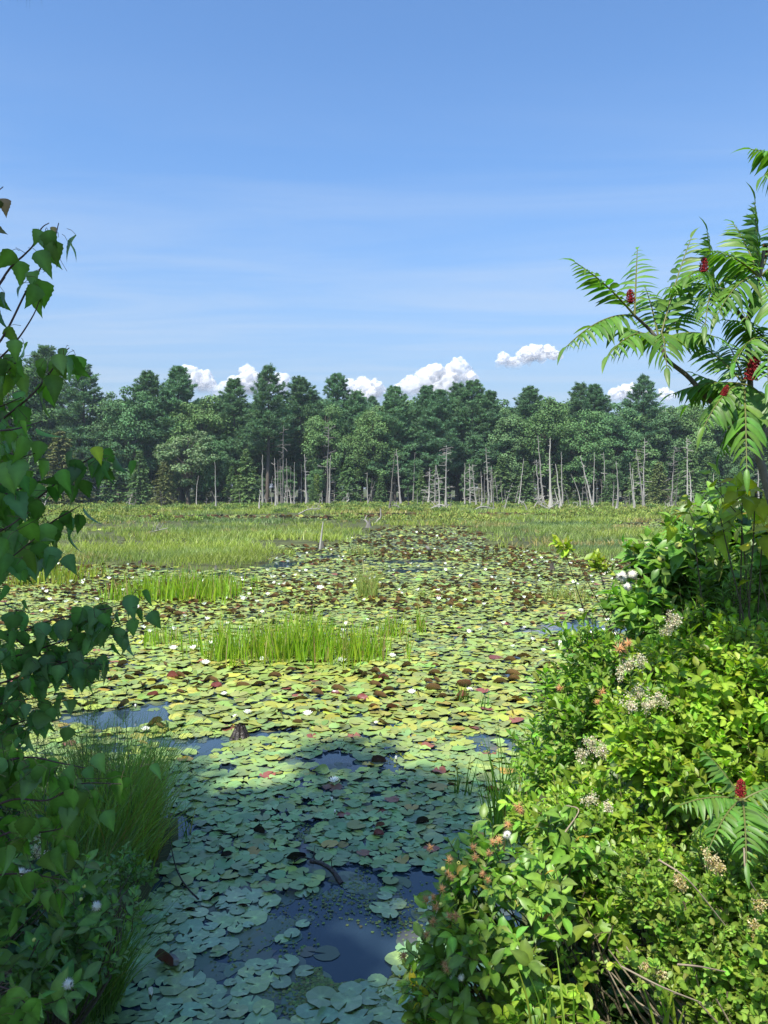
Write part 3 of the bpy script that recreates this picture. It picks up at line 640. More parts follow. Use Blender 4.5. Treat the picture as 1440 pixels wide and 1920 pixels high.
HE_ = [proto('hemlock_tree', hemlock_mesh, 21), proto('hemlock_tree', hemlock_mesh, 22, 9, .24), proto('hemlock_tree', hemlock_mesh, 23, 9, .34, (.14, .17, .06))]
HT = {id(p): 20 for p in PI_}; HT.update({id(p): 16 for p in DE_}); HT.update({id(LM[0]): 10}); HT.update({id(p): 9 for p in HE_})
def tree(p, px, top, Y, label, group, wx=1.0, rz=None):
    base = ground_z(np.array(W(px, 940, Y)[0]), np.array(Y)); base = float(base); t = W(px, top, Y); s = (t[2] - base) / HT[id(p)]
    o = empty(p[0], (t[0], Y, base)); o.scale = (s * wx, s * wx, s); o.rotation_euler = (0, 0, R_.random() * 6.283 if rz is None else rz)
    for nm, me in (('trunk', p[1]), ('crown', p[2])):
        c = bpy.data.objects.new(nm, me); COL.objects.link(c); c.parent = o
    return tag(o, label, {'pine_tree': 'pine tree', 'broadleaf_tree': 'tree', 'hemlock_tree': 'tree'}[p[0]], group)
SK = 'trees that make the forest skyline'
sky_trees = [
 (DE_[0], 15, 668, 122, 'leafy tree behind the birch at the left edge of the forest'), (PI_[1], 85, 652, 128, 'highest crown on the far left skyline seen through birch leaves'),
 (PI_[3], 155, 687, 126, 'cone shaped pine behind the tall bare snag at far left'), (DE_[1], 205, 728, 126, 'leafy tree right of the cone shaped left pine'),
 (DE_[3], 250, 712, 120, 'tall pointed leafy tree left of the twin topped one'), (PI_[1], 278, 700, 126, 'pointed dark crown between the leafy left trees'), (PI_[0], 338, 689, 126, 'dark layered pine above the pale grey green maple'),
 (DE_[2], 378, 735, 124, 'rounded leafy tree right of the dark layered pine'), (PI_[3], 438, 713, 124, 'broad sloping pine left of the tallest pine'),
 (PI_[2], 499, 686, 118, 'tallest pine with bare lower trunk and open crown'), (PI_[1], 562, 710, 126, 'wide topped pine right of the tallest pine'),
 (PI_[4], 632, 703, 128, 'open ragged pine leaning above the snag with long branches'), (PI_[2], 665, 733, 126, 'small pine top beside the ragged pine'),
 (DE_[0], 610, 750, 120, 'leafy tree under the ragged pine'), (DE_[2], 700, 764, 120, 'rounded leafy tree in the dip of the skyline'),
 (PI_[1], 740, 727, 120, 'pointed pine with low sweeping branches at the centre'), (PI_[3], 800, 726, 124, 'first pine of the row right of the centre'),
 (PI_[0], 827, 732, 120, 'shorter pine with layered boughs right of the centre'), (PI_[2], 858, 718, 126, 'second high pine of the row right of the centre'),
 (PI_[1], 886, 716, 124, 'third and highest pine of the row right of the centre'), (PI_[3], 918, 736, 122, 'last pine of the row right of the centre'),
 (DE_[1], 950, 760, 120, 'leafy tree with dark base right of the pine row'), (PI_[1], 993, 728, 128, 'wide hazy pine top over the leafy trees at right'),
 (DE_[2], 1032, 742, 122, 'broad leafy tree behind the thick bare snag'), (PI_[2], 1088, 718, 128, 'thin pine top poking above the right leafy trees'),
 (PI_[0], 1114, 722, 126, 'second thin pine top at right'), (DE_[0], 1100, 760, 118, 'large leafy tree behind the leaning snag pair'),
 (DE_[3], 1155, 745, 122, 'leafy tree left of the lone tall right pine'), (PI_[2], 1210, 704, 124, 'lone tall pine above the right part of the forest'),
 (DE_[1], 1255, 756, 122, 'leafy tree right of the lone tall pine'), (DE_[2], 1300, 750, 124, 'leafy tree behind the sumac branch'),
 (PI_[1], 1345, 760, 124, 'dark pine behind the sumac trunk'), (DE_[0], 1405, 755, 122, 'leafy tree at the right edge of the forest'), (DE_[3], 1460, 750, 122, 'leafy tree cut by the right edge'), (PI_[3], -40, 690, 122, 'pine cut by the left edge'),
 (LM[0], 352, 797, 112, 'pale grey green maple standing before the dark forest'), (DE_[1], 398, 812, 113, 'darker leafy tree right of the pale maple'),
 (HE_[0], 462, 838, 110, 'small pointed spruce left of the tallest pine trunk'), (HE_[2], 112, 803, 112, 'brownish feathery spruce left of the tall bare snag'),
 (HE_[0], 262, 842, 108, 'bushy hemlock behind the branched left snag'), (HE_[2], 308, 862, 108, 'small yellow green hemlock right of the bushy one'), (HE_[1], 58, 825, 110, 'yellow green spruce behind the birch leaves'),
 (HE_[0], 1200, 838, 110, 'broad low pine behind the right snags'), (HE_[2], 1236, 862, 106, 'light green low pine among the right snags'), (HE_[0], 1296, 842, 108, 'widest low pine near the right end of the snags'),
 (HE_[1], 1340, 872, 107, 'low pine at the right end before the dark wood'), (HE_[2], 900, 905, 108, 'small bright green sapling behind the snags'), (HE_[0], 1140, 890, 108, 'low dark pine sapling behind the pale snag'),
 (HE_[0], 586, 905, 109, 'small spruce at the foot of the ivy covered stub'), (HE_[1], 790, 880, 112, 'feathery low pine right of the centre pine')]
for (p, px, top, Yd, lab) in sky_trees: tree(p, px, top, Yd, lab, SK, wx=R_.uniform(1.25, 1.5) if p in PI_ else R_.uniform(1.0, 1.2))
for row, (Yd, t0, t1, stp) in enumerate(((127, 765, 795, 36), (134, 750, 780, 36), (143, 742, 770, 38), (117, 850, 895, 56), (152, 738, 765, 40), (131, 868, 892, 36), (150, 850, 885, 42), (160, 800, 840, 60))):
    px = -100 + row * 9
    while px < 1540:
        p = R_.choice(DE_ if (px > 930 or R_.random() < .55) and Yd > 118 else (PI_ if Yd > 118 else [DE_[1], DE_[3], HE_[0], HE_[1]]))
        kd = {'pine_tree': 'dark green pine', 'broadleaf_tree': 'rounded leafy green tree', 'hemlock_tree': 'low conical green tree'}[p[0]]; zn = 'left third of the wood' if px < 480 else ('middle of the wood' if px < 940 else 'right third of the wood'); ly = 'low in the shade' if t0 > 840 else 'behind the front row'
        tree(p, px + R_.uniform(-10, 10), R_.uniform(t0, t1), Yd + R_.uniform(-3, 3), '%s %s, %s' % (kd, ly, zn), '%ss %s, %s' % (kd, ly, zn), wx=R_.uniform(1.1, 1.4)); px += stp

# ================================================================ DEAD TREES
def snag(bx, by, tx, ty, wpx, nb, blen, label, curve_=0.0, tone=(.36, .33, .29), ups=0.15, group='bare dead trees along the marsh edge', lowb=.15, z0=-.15, name='dead_tree'):
    g = G(bx, by); t = W(tx, ty, g[1] + R_.uniform(-1, 1)); k = g[1] / F; r = wpx * .34 * k
    root = empty(name, (g[0], g[1], 0)); P = []
    rs = np.random.RandomState(int(bx * 7 + ty)); sidev = rs.normal(0, 1, 2)
    for s in np.linspace(0, 1, 12):
        p = (1 - s) * np.array([g[0], g[1], z0]) + s * t; p = p + np.array([curve_ * k * math.sin(s * math.pi) + rs.normal(0, r * .25), 0, 0]); P.append(p)
    P = np.array(P); loc = np.array([g[0], g[1], 0.]); tr = MB(); rad = r * (1.25 * np.exp(-np.linspace(0, 1, 12) * 9) + 1 - .72 * np.linspace(0, 1, 12)); tr.tube(P - loc, rad, 0, tone, 8)
    tip = P[-1] - loc; tr.add([tip + [rad[-1], 0, 0], tip + [-rad[-1], 0, 0], tip + [0, rad[-1], 0], tip + [rs.normal(0, r * .3), 0, r * 2.2]], [[0, 2, 3], [2, 1, 3], [1, 0, 3]], tone)
    me = tr.mesh('trunk'); me.materials.append(M_dead); c = bpy.data.objects.new('trunk', me); COL.objects.link(c); c.parent = root
    if nb:
        b = MB()
        for q in range(nb):
            s = lowb + (1 - lowb) * rs.rand() ** .85; i0 = s * 11; p = P[int(i0)] * (1 - i0 % 1) + P[min(11, int(i0) + 1)] * (i0 % 1) - loc
            an = rs.choice([0, math.pi]) + rs.normal(0, .8); ln = blen * k * rs.uniform(.3, 1.1) * (1.1 - .5 * s); up = rs.normal(ups, .22)
            d = np.array([math.cos(an), math.sin(an), up]); cc = np.array([p + d * ln * w + np.array([0, 0, ln * rs.normal(0, .03) - .12 * ln * w * w]) for w in np.linspace(0, 1, 5)])
            b.tube(cc, max(.034, r * .3), .02, tone, 4)
            if ln > 14 * k:
                for _ in range(2):
                    e = cc[rs.randint(2, 4)]; b.tube([e, e + nrm(d + rs.normal(0, .5, 3)) * ln * .3], .026, .014, tone, 3)
        me = b.mesh('dead_branches'); me.materials.append(M_dead); c = bpy.data.objects.new('dead_branches', me); COL.objects.link(c); c.parent = root
    return tag(root, label, 'dead tree', group)
GR = (.165, .155, .14); PA = (.30, .285, .255); DK = (.13, .12, .105)
for a in (
 (162, 937, 163, 768, 5, 26, 12, 'tall straight pale snag with short stubs at far left', 0, PA), (208, 938, 209, 832, 4, 4, 8, 'plain grey snag right of the tall left one', 0, GR),
 (266, 945, 266, 850, 3.6, 14, 18, 'grey snag with twisted side branches in the left trees', 0, GR), (295, 945, 298, 890, 2.5, 10, 14, 'short thin snag with drooping twigs on the left', 2, GR),
 (369, 950, 372, 893, 2.5, 1, 6, 'thin crooked stem with hooked top under the maple', -2, PA), (405, 954, 403, 868, 3.5, 0, 0, 'clean pale pole standing alone left of the snag group', 0, PA),
 (333, 946, 336, 920, 3.2, 0, 0, 'short pale stub under the pale maple', 0, PA), (80, 960, 92, 915, 4, 8, 22, 'pale broken trunk with bent limbs seen through birch leaves', 0, PA),
 (313, 946, 314, 918, 2, 2, 6, 'thin little dead stem left of the pale stub', 0, GR), (430, 952, 432, 932, 2, 6, 8, 'knee high twiggy stump left of the tallest pine', 0, PA), (447, 950, 448, 922, 2, 0, 0, 'slim curved dead stem by the small spruce', 2, GR),
 (493, 952, 492, 856, 6, 3, 7, 'thick grey trunk at the foot of the tallest pine', 0, PA), (485, 958, 488, 921, 5, 4, 6, 'short broken stub in front of the thick grey trunk', 0, PA),
 (517, 953, 515, 861, 4, 4, 10, 'first of the straight grey poles in the left snag group', 0, PA), (521, 950, 521, 864, 3, 0, 0, 'second thin pole touching the first straight pole', 0, GR),
 (527, 950, 525, 862, 3, 2, 6, 'dim thin pole between the straight poles', 0, GR), (529, 951, 531, 801, 5, 34, 20, 'tall twiggy snag rising above the left snag group', 1, GR),
 (539, 950, 537, 862, 4, 5, 10, 'grey pole just right of the tall twiggy snag', 0, GR), (545, 948, 545, 875, 3, 0, 0, 'dim pole right of the tall twiggy snag', 0, GR), (552, 950, 552, 868, 3.2, 2, 5, 'last straight pole of the left snag group', 0, PA),
 (575, 952, 571, 855, 6, 16, 12, 'stout pale snag with stubs on its left side', 0, PA), (565, 950, 565, 872, 3.5, 5, 6, 'thinner snag behind the stout stubby one', 0, GR), (579, 950, 578, 925, 4, 0, 0, 'short stub leaning on the stout pale snag', 0, GR),
 (614, 949, 616, 798, 5.5, 30, 24, 'tall snag with forked upper limbs at centre left', 0, GR), (617, 949, 619, 856, 4.5, 3, 8, 'pale trunk standing against the tall forked snag', 0, PA),
 (627, 947, 628, 888, 3, 26, 30, 'low snag with long ladder like side branches', 0, PA, .02), (604, 952, 604, 922, 3.5, 1, 14, 'short snag with one arm left of the forked snag', 0, PA),
 (599, 953, 599, 936, 3.5, 0, 0, 'jagged stump left of the forked snag', 0, GR), (729, 961, 740, 850, 5, 10, 8, 'dark leaning snag right of the dip in the skyline', 0, DK), (735, 950, 735, 900, 4, 0, 0, 'dark post behind the dark leaning snag', 0, DK),
 (752, 953, 744, 846, 5.5, 12, 8, 'pale snag leaning left against the dark one', 0, PA), (766, 952, 765, 913, 3, 2, 6, 'low thin post right of the leaning pair', 0, GR), (783, 950, 782, 922, 2.5, 0, 0, 'tiny post before the central pine boughs', 0, GR),
 (774, 948, 778, 850, 3, 1, 8, 'slender grey stem behind the leaning pair', 0, GR),
 (803, 950, 806, 880, 5, 30, 22, 'bristly snag at the left of the tangled group', 0, PA), (815, 952, 816, 876, 5, 26, 18, 'bristly snag in the middle of the tangled group', 0, PA), (823, 958, 818, 873, 4, 16, 14, 'snag with a hooked top in the tangled group', 3, PA),
 (836, 953, 837, 838, 5.5, 26, 24, 'tall snag with wide level arms right of the tangle', 0, PA), (844, 955, 846, 935, 3.5, 3, 6, 'low pale stump right of the wide armed snag', 0, PA),
 (871, 951, 871, 870, 4, 8, 10, 'straight snag left in the twiggy trio', 0, PA), (882, 951, 880, 872, 4.5, 26, 18, 'twiggy snag in the middle of the trio', 0, PA), (893, 953, 886, 873, 4.5, 22, 16, 'twiggy snag at the right of the trio leaning left', 0, PA),
 (899, 951, 898, 912, 3, 8, 8, 'low snag between the trio and the tall pair', 0, GR), (908, 952, 908, 880, 3, 4, 6, 'thin post left of the tall knobbly snag', 0, GR), (917, 955, 911, 843, 5.5, 26, 13, 'tall knobbly snag with a narrow tip', 0, PA),
 (921, 950, 921, 876, 4.5, 12, 12, 'grey snag just right of the tall knobbly one', 0, PA), (926, 958, 923, 880, 3, 4, 6, 'slim snag leaning on the grey one', 0, GR), (943, 950, 939, 898, 2.5, 5, 6, 'small thin stem right of the tall knobbly snag', 0, GR), (950, 951, 946, 920, 3, 2, 6, 'short leaning stem in the gap of the snags', 0, GR),
 (972, 951, 982, 861, 3, 6, 8, 'thin stem leaning right in the gap of the snags', 0, PA), (1011, 951, 1006, 865, 5, 16, 14, 'snag with level twigs left of the thick bare snag', 0, PA), (1019, 952, 1009, 820, 5.5, 20, 9, 'tall leaning snag left of the thick bare snag', 0, PA),
 (1032, 954, 1031, 825, 7.5, 10, 10, 'thickest pale snag with flat broken top', 0, PA), (1052, 954, 1042, 873, 6, 6, 6, 'stout snag leaning left right of the thickest one', 0, PA), (1055, 950, 1052, 850, 4.5, 10, 7, 'upright thin snag crossing the leaning stout one', 0, PA),
 (1051, 957, 1040, 918, 4, 0, 0, 'short leaning pole at the foot of the thickest snag', 0, PA), (1069, 950, 1056, 908, 2.5, 3, 5, 'thin stick leaning left right of the thickest snag', 0, GR), (1089, 951, 1071, 890, 3, 1, 5, 'long thin stick leaning left alone', 4, PA),
 (1091, 950, 1093, 912, 2.5, 10, 10, 'small twiggy stem left of the leaning pair at right', 0, GR), (1114, 955, 1088, 857, 5.5, 20, 8, 'long rough snag leaning left at right of centre', 0, PA), (1106, 955, 1095, 892, 4, 16, 10, 'shorter rough snag under the long leaning one', 0, GR),
 (1112, 950, 1115, 851, 4, 6, 7, 'straight snag crossing the long leaning one', 0, PA), (1119, 950, 1119, 898, 2.5, 3, 6, 'dim thin post right of the crossing snags', 0, GR), (1136, 950, 1132, 850, 4, 14, 10, 'forked tip snag midway along the right group', 0, PA), (1139, 950, 1138, 905, 3, 1, 5, 'short post beside the forked tip snag', 0, GR),
 (1156, 957, 1155, 868, 5.5, 12, 8, 'clean pale snag with bowed trunk', 3, PA), (1149, 952, 1151, 905, 3.5, 5, 7, 'short grey snag left of the bowed one', 0, GR), (1189, 956, 1181, 870, 4.5, 12, 10, 'left snag of the narrow pair', 0, PA), (1190, 953, 1186, 880, 4, 10, 9, 'right snag of the narrow pair', 0, PA), (1181, 950, 1180, 924, 3, 0, 0, 'short post at the foot of the narrow pair', 0, GR),
 (1208, 954, 1193, 845, 6, 22, 13, 'stout leaning snag left of the tallest right snags', 0, PA), (1206, 951, 1209, 824, 5, 28, 16, 'tall twiggy snag crossing the stout leaning one', 0, PA),
 (1250, 944, 1248, 770, 4.5, 46, 30, 'very tall bleached tree with fine branches above the right group', 0, PA), (1258, 960, 1265, 838, 5, 34, 20, 'twiggy snag below the bleached tree', 0, GR), (1266, 957, 1271, 890, 3.5, 12, 12, 'short twiggy snag right of the one below the bleached tree', 0, GR),
 (1290, 953, 1288, 823, 5, 36, 18, 'tall snag with even rungs at the right', 0, PA), (1297, 955, 1294, 888, 4.5, 12, 9, 'shorter snag leaning by the even runged one', 0, PA), (1283, 950, 1284, 900, 2.5, 12, 10, 'thin twiggy stem left of the even runged snag', 0, GR), (1303, 952, 1299, 925, 3, 2, 6, 'low stub right of the even runged snag', 0, PA),
 (1338, 951, 1338, 890, 4, 3, 7, 'lone pale snag before the dark wood at right', 0, PA), (1422, 950, 1421, 860, 5, 8, 10, 'grey snag seen beside the sumac trunk', 0, PA), (1432, 950, 1431, 885, 5, 6, 10, 'second grey snag beside the sumac trunk', 0, GR)):
    sn = list(a)
    if len(sn) == 11: ups = sn.pop(); snag(*sn, ups=ups)
    else: snag(*sn)
for q in range(30):
    bx = R_.choice([R_.uniform(190, 700), R_.uniform(760, 1340)]); by = R_.uniform(948, 956); hh_ = R_.uniform(18, 70); zs = 'left' if bx < 480 else ('middle' if bx < 900 else 'right')
    snag(bx, by, bx + R_.gauss(0, 9), by - hh_, R_.uniform(2.4, 4), R_.randint(2, 12), R_.uniform(6, 13), 'thin short dead stem among the %s snags' % zs, R_.gauss(0, 1.5), R_.choice([GR, PA, DK]), group='thin short dead stems among the %s snags' % zs)
# ivy covered stub
g = G(594, 949); root = empty('ivy_covered_stub', (g[0], g[1], 0)); t = MB(); t.tube([[0, 0, -.1], [.1, 0, 2.4], [-.05, 0, 4.6]], .16, .12, GR, 7); o = t.build('trunk', M_dead); o.parent = root; o.matrix_parent_inverse.identity()
t = MB(); n = 900; an = rng.random(n) * 6.283; hh = rng.random(n) * 4.6; p = np.stack([np.cos(an) * .32, np.sin(an) * .32, hh], -1) + rng.normal(0, .07, (n, 3)); t.inst(LT, frames(ball(n) + [0, 0, -.5], p * [1, 1, 0] + ball(n) * .05), p, rng.uniform(.15, .28, n), vary((.09, .15, .03), n, .2))
o = t.build('ivy', M_far, None, False); o.parent = root; o.matrix_parent_inverse.identity(); tag(root, 'round topped dead stub wrapped in green vine at centre left', 'dead tree')
# fallen tangle of bleached limbs, each its own
FT = [(798, 958, 830, 948), (845, 960, 812, 950), (985, 948, 1002, 935), (1000, 955, 1022, 930), (1022, 957, 1046, 944), (1036, 958, 1010, 945), (560, 965, 600, 955), (1290, 962, 1320, 950), (640, 950, 655, 936), (470, 945, 500, 950), (1060, 958, 1084, 952), (888, 958, 935, 963), (1160, 948, 1178, 938), (752, 960, 742, 949), (270, 1003, 315, 990), (1345, 948, 1378, 946), (80, 948, 118, 946), (235, 945, 262, 925), (990, 962, 975, 941), (1240, 960, 1262, 947)]
for k, (ax_, ay, bx, by) in enumerate(FT):
    g = G(ax_, max(ay, 948)); b = W(bx, by, g[1] + R_.uniform(-.5, .5)); kx = g[1] / F; m = MB(); mid = (g + b) / 2 + np.array([R_.gauss(0, 3 * kx), 0, abs(R_.gauss(0, 4 * kx))]); b[2] = max(b[2], .1)
    m.tube(curve([g + [0, 0, .05], mid, b], 8), 1.6 * kx, .6 * kx, PA, 6)
    for _ in range(5):
        c = (g * R_.random() + b * (1 - R_.random())); c = g + (b - g) * R_.uniform(.3, .9) + [0, 0, .1]; m.tube(curve([c, c + rng.normal(0, 5 * kx, 3) * [1, .5, 1] + [0, 0, 4 * kx], c + rng.normal(0, 6 * kx, 3) * [1, .5, .6] + [0, 0, 9 * kx]], 6), .8 * kx, .3 * kx, PA, 4)
    zs = 'left third of the marsh edge' if ax_ < 480 else ('middle of the marsh edge' if ax_ < 900 else 'right part of the marsh edge'); tag(m.build('fallen_branch', M_dead), 'bleached dead limb lying low among the snags, ' + zs, 'dead branch', 'bleached limbs lying on the ' + zs)

# stumps and drift wood
def stump(px, py, hpx, wpx, label, tone, horns=2, mat=None):
    g = G(px, py); k = g[1] / F; m = MB(); h = hpx * k; w = wpx * k * .5; root = empty('stump', (g[0], g[1], 0))
    for q in range(7):
        a = q * .9; off = np.array([math.cos(a) * w * .5, math.sin(a) * w * .5, 0]); m.tube(curve([off * 1.8 + [0, 0, -.05], off + [0, 0, h * .4], off * .8 + [0, 0, h * R_.uniform(.6, 1)]], 6), w * .55, w * .15, np.array(tone) * R_.uniform(.8, 1.15), 6)
    o = m.build('stump_wood', mat or M_dead); o.parent = root; o.matrix_parent_inverse.identity()
    return tag(root, label, 'stump', 'old stumps in the marsh and pond'), g, k
_, g, k = stump(691, 992, 20, 11, 'grey dead stump with branching horns in the middle marsh', GR)
m = MB(); m.tube(curve([g + [0, 0, .3], g + [-6 * k, 0, 12 * k + .2], g + [-3 * k, 0, 26 * k]], 8), 2 * k, .7 * k, PA, 6); m.tube(curve([g + [0, 0, .35], g + [-9 * k, 0, 17 * k], g + [-14 * k, 0, 20 * k]], 6), 1.2 * k, .5 * k, DK, 5)
o = m.build('horn', M_dead, _)
g = G(705, 983); k = g[1] / F; m = MB(); m.tube(curve([g + [-2 * k, 0, 0], g + [4 * k, 0, 8 * k], g + [9 * k, 0, 14 * k], g + [8 * k, 0, 30 * k]], 12), 2.4 * k, 1.0 * k, PA, 7); m.tube(curve([g + [2 * k, 0, 6 * k], g + [-6 * k, 0, 10 * k], g + [-9 * k, 0, 7 * k]], 6), 1 * k, .5 * k, DK, 5)
tag(m.build('antler_branch', M_dead), 'bleached antler shaped branch beside the grey horned stump', 'dead branch')
stump(604, 1028, 17, 8, 'dark stub in pads left of the horned stump', DK)
stump(345, 1024, 16, 12, 'dark stump at the marsh edge above the bright low reeds', (.06, .05, .045))
stump(263, 1062, 16, 10, 'small dark stump in the sedge left of the bright low reeds', (.06, .05, .045))
stump(405, 1070, 12, 6, 'short grey post behind the bright low reeds', GR)
stump(880, 1102, 10, 5, 'tiny grey stub in the far pads right of centre', DK)
stump(1035, 1070, 16, 10, 'low dark stump in the far pads near the right bushes', (.07, .06, .05))
s_, g, k = stump(450, 1384, 27, 36, 'black broken stump in the water at the edge of the shade', (.025, .018, .014), mat=M_wet)
def stick(p, r0, r1, label, tone, name='driftwood', mat=None, twigs=0, cat='branch'):
    m = MB(); c = curve(p, 14); m.tube(c, r0, r1, tone, 8)
    for _ in range(twigs):
        e = c[R_.randint(2, 12)]; m.tube(curve([e, e + rng.normal(0, r0 * 3, 3) + [0, 0, r0 * 2], e + rng.normal(0, r0 * 5, 3) + [0, 0, r0 * 4]], 5), r0 * .3, r0 * .1, tone, 5)
    return tag(m.build(name, mat or M_dead), label, cat)
stick([G(806, 1040) + [0, 0, -.05], G(812, 1046) + [-.15, 0, .3], W(800, 1026, G(809, 1044)[1])], .07, .05, 'grey pole leaning out of the far pads', GR, 'leaning_pole', cat='pole')
stick([W(600, 1030, 29.5), W(602, 1010, 29.5), W(606, 978, 29.5)], .05, .02, 'slender bleached stick standing left of the horned stump', PA, 'standing_stick', cat='stick')
stick([G(582, 1624) + [0, 0, .03], G(600, 1630) + [0, 0, .04], G(622, 1642) + [0, 0, .035], G(641, 1658) + [0, 0, .0]], .012, .017, 'dark wet branch floating in the shaded open water', (.035, .027, .022), mat=M_wet, twigs=3)
stick([G(552, 1628) + [0, 0, .04], G(565, 1622) + [0, 0, .05], G(584, 1620) + [0, 0, .03]], .005, .006, 'short black twig lying on pads beside the floating branch', (.015, .013, .012), mat=M_wet)
stick([G(315, 1612) + [0, 0, .20], G(330, 1650) + [0, 0, .08], G(350, 1675) + [0, 0, .04], G(372, 1692) + [0, 0, .02]], .003, .006, 'thin curved twig reaching from the left tussock into the water', (.03, .022, .018), mat=M_wet)
stick([G(395, 1590) + [0, 0, .012], G(440, 1550) + [0, 0, .012], G(480, 1500) + [0, 0, .012]], .0025, .002, 'fine dark stem lying across the shaded pads', (.04, .035, .03), 'fallen_twig', mat=M_wet, cat='twig')
stick([G(505, 1590) + [0, 0, .012], G(450, 1565), G(395, 1565) + [0, 0, .012]], .002, .002, 'second fine stem lying across the shaded pads', (.05, .045, .03), 'fallen_twig', mat=M_wet, cat='twig')

# ================================================================ NEAR PLANTS
def spray(leaves, stems, p0, ax, L_, nl, ls, cfn, T, ang=0.9, gold=2.4, r0=.0022, upn=.7, scol=(.10, .09, .04), start=.1, flat=False):
    """a leafy twig: p0 foot, ax direction; alternate leaves up its length"""
    ax = nrm(ax); d2 = nrm(ax + np.array([0, 0, R_.uniform(-.1, .25)])); c = np.array([p0 + ax * L_ * t * (1 - t * .4) + d2 * L_ * .4 * t * t for t in np.linspace(0, 1, 6)])
    if stems is not None: stems.tube(c, r0, r0 * .4, scol, 4)
    t = np.linspace(start, 1, nl); idx = t * 5; i0 = np.minimum(idx.astype(int), 4); fr = (idx - i0)[:, None]; P = c[i0] * (1 - fr) + c[i0 + 1] * fr
    ref = np.array([.3, .5, .8]); a = nrm(np.cross(ax, ref)); b = np.cross(ax, a); ph = R_.random() * 6 + np.arange(nl) * (math.pi if flat else gold)
    rad = np.cos(ph)[:, None] * a + np.sin(ph)[:, None] * b; an = (ang * (1.15 - .55 * t))[:, None]
    D = nrm(ax * np.cos(an) + rad * np.sin(an) + rng.normal(0, .12, (nl, 3))); n = nrm(np.array([0, 0, upn]) + ax * .4 + rng.normal(0, .28, (nl, 3)))
    leaves.append((T, P, D, n, ls * rng.uniform(.65, 1.15, nl) * (1.05 - .35 * t ** 2), cfn(nl)))
def flush(mb, leaves):
    by = {}
    for l in leaves: by.setdefault(id(l[0]), []).append(l)
    for k, ls in by.items():
        T = ls[0][0]; P = np.concatenate([l[1] for l in ls]); D = np.concatenate([l[2] for l in ls]); n = np.concatenate([l[3] for l in ls]); s = np.concatenate([l[4] for l in ls]); c = np.concatenate([l[5] for l in ls])
        mb.inst(T, frames(D, n), P, s, c)
def blob(px, py, Y, rx, ry, rY): 
    """ellipsoid from photo size (px) at depth Y"""
    k = Y / F; return W(px, py, Y), np.array([rx * k, rY, ry * k])
def shrub(name, label, cat, root, blobs, T, ls, nl, tl, col, hue=.1, group=None, mat=None, ang=.9, flat=False, out=(-.25, -.35, .55), stemcol=(.09, .075, .045), yellow=.0, ycol=(.45, .38, .03), nstem=7, r0=.002, jit=.35, shell=.45):
    root = np.array(root, float); e = empty(name, root); leaves = []; st = MB()
    for (c, r), n in blobs:
        for s in range(nstem):
            tgt = c + ball(1)[0] * r * .6; mid = root + (tgt - root) * .5 + rng.normal(0, .06, 3) + [0, 0, .1]
            st.tube(curve([root + rng.normal(0, .04, 3) * [1, 1, 0], mid, tgt], 10) - root, .006, .002, stemcol, 5)
        for q in range(int(n * 1.0)):
            u_ = ball(1)[0] * (R_.random() ** shell); p = c + u_ * r; ax = nrm(u_ * .45 + np.array(out) + rng.normal(0, jit, 3))
            if fbm(p[0] * 1.0 + p[1] * .4, p[2], .16, 5) < .40: continue
            L_ = tl * R_.uniform(.6, 1.3); lz = ls * R_.uniform(.68, 1.25); tone = 1 + .2 * R_.gauss(0, 1)
            cf = lambda k, tone=tone: np.where(rng.random((k, 1)) < yellow, vary(ycol, k, .15), vary(np.array(col) * tone, k, .13, hue))
            spray(leaves, st, p - root - ax * L_ * .5, ax, L_, max(3, int(nl * R_.uniform(.6, 1.4))), lz, cf, T if R_.random() > .14 else T_oval, ang, flat=flat, r0=r0)
    mb = MB(); flush(mb, leaves)
    for nm, q, m in (('stems', st, M_bark), ('foliage', mb, mat or M_leaf)):
        me = q.mesh(nm); me.materials.append(m); o = bpy.data.objects.new(nm, me); COL.objects.link(o); o.parent = e
    return tag(e, label, cat, group)
def child(e, name, mb, m, world=True):
    me = mb.mesh(name); me.materials.append(m); o = bpy.data.objects.new(name, me); COL.objects.link(o); o.parent = e
    return o
# flower heads
spk = np.array([[-.05, 0, 0], [.05, 0, 0], [0, 1, 0], [0, 0, .06]], float); spkf = np.array([[0, 1, 2], [1, 3, 2], [3, 0, 2]])
def head_mesh(name, n, core, spike, c_core, c_sp, up=0.0, mat=None):
    m = MB(); d = ball(n); 
    if up: d = nrm(d + [0, 0, up])
    m.inst((np.array([[math.cos(a) * math.cos(b) * core, math.sin(a) * math.cos(b) * core, math.sin(b) * core] for b in (-1.2, -.6, 0, .6, 1.2) for a in np.arange(8) * .785]), np.array([[8 * i + j, 8 * i + (j + 1) % 8, 8 * i + 8 + (j + 1) % 8, 8 * i + 8 + j] for i in range(4) for j in range(8)])), np.eye(3)[None], [[0, 0, 0]], np.array([1.0]), [c_core])
    m.inst((spk * [1.5, 1, 1.5], spkf), frames(d, ball(n)), d * core * .8, rng.uniform(.7, 1.1, n) * spike, vary(c_sp, n, .12)); me = m.mesh(name); me.materials.append(mat or M_fuzz); return me
H_white = head_mesh('flower_head', 170, .6, .5, (.62, .60, .50), (.75, .74, .64)); H_brown = head_mesh('flower_head', 46, .28, .85, (.28, .15, .04), (.46, .27, .12)); H_bud = head_mesh('flower_head', 60, .8, .22, (.45, .48, .12), (.5, .52, .15))
def heads(e, items, depth, me, r, dj=.06):
    lo = np.array(e.location)
    for (px, py) in items:
        p = W(px, py, depth + R_.uniform(-dj, dj)); o = bpy.data.objects.new('flower_head', me); COL.objects.link(o); o.parent = e; o.location = p - lo; s = r * R_.uniform(.85, 1.15); o.scale = (s, s, s); o.rotation_euler = (R_.random() * 6, R_.random() * 6, 0)
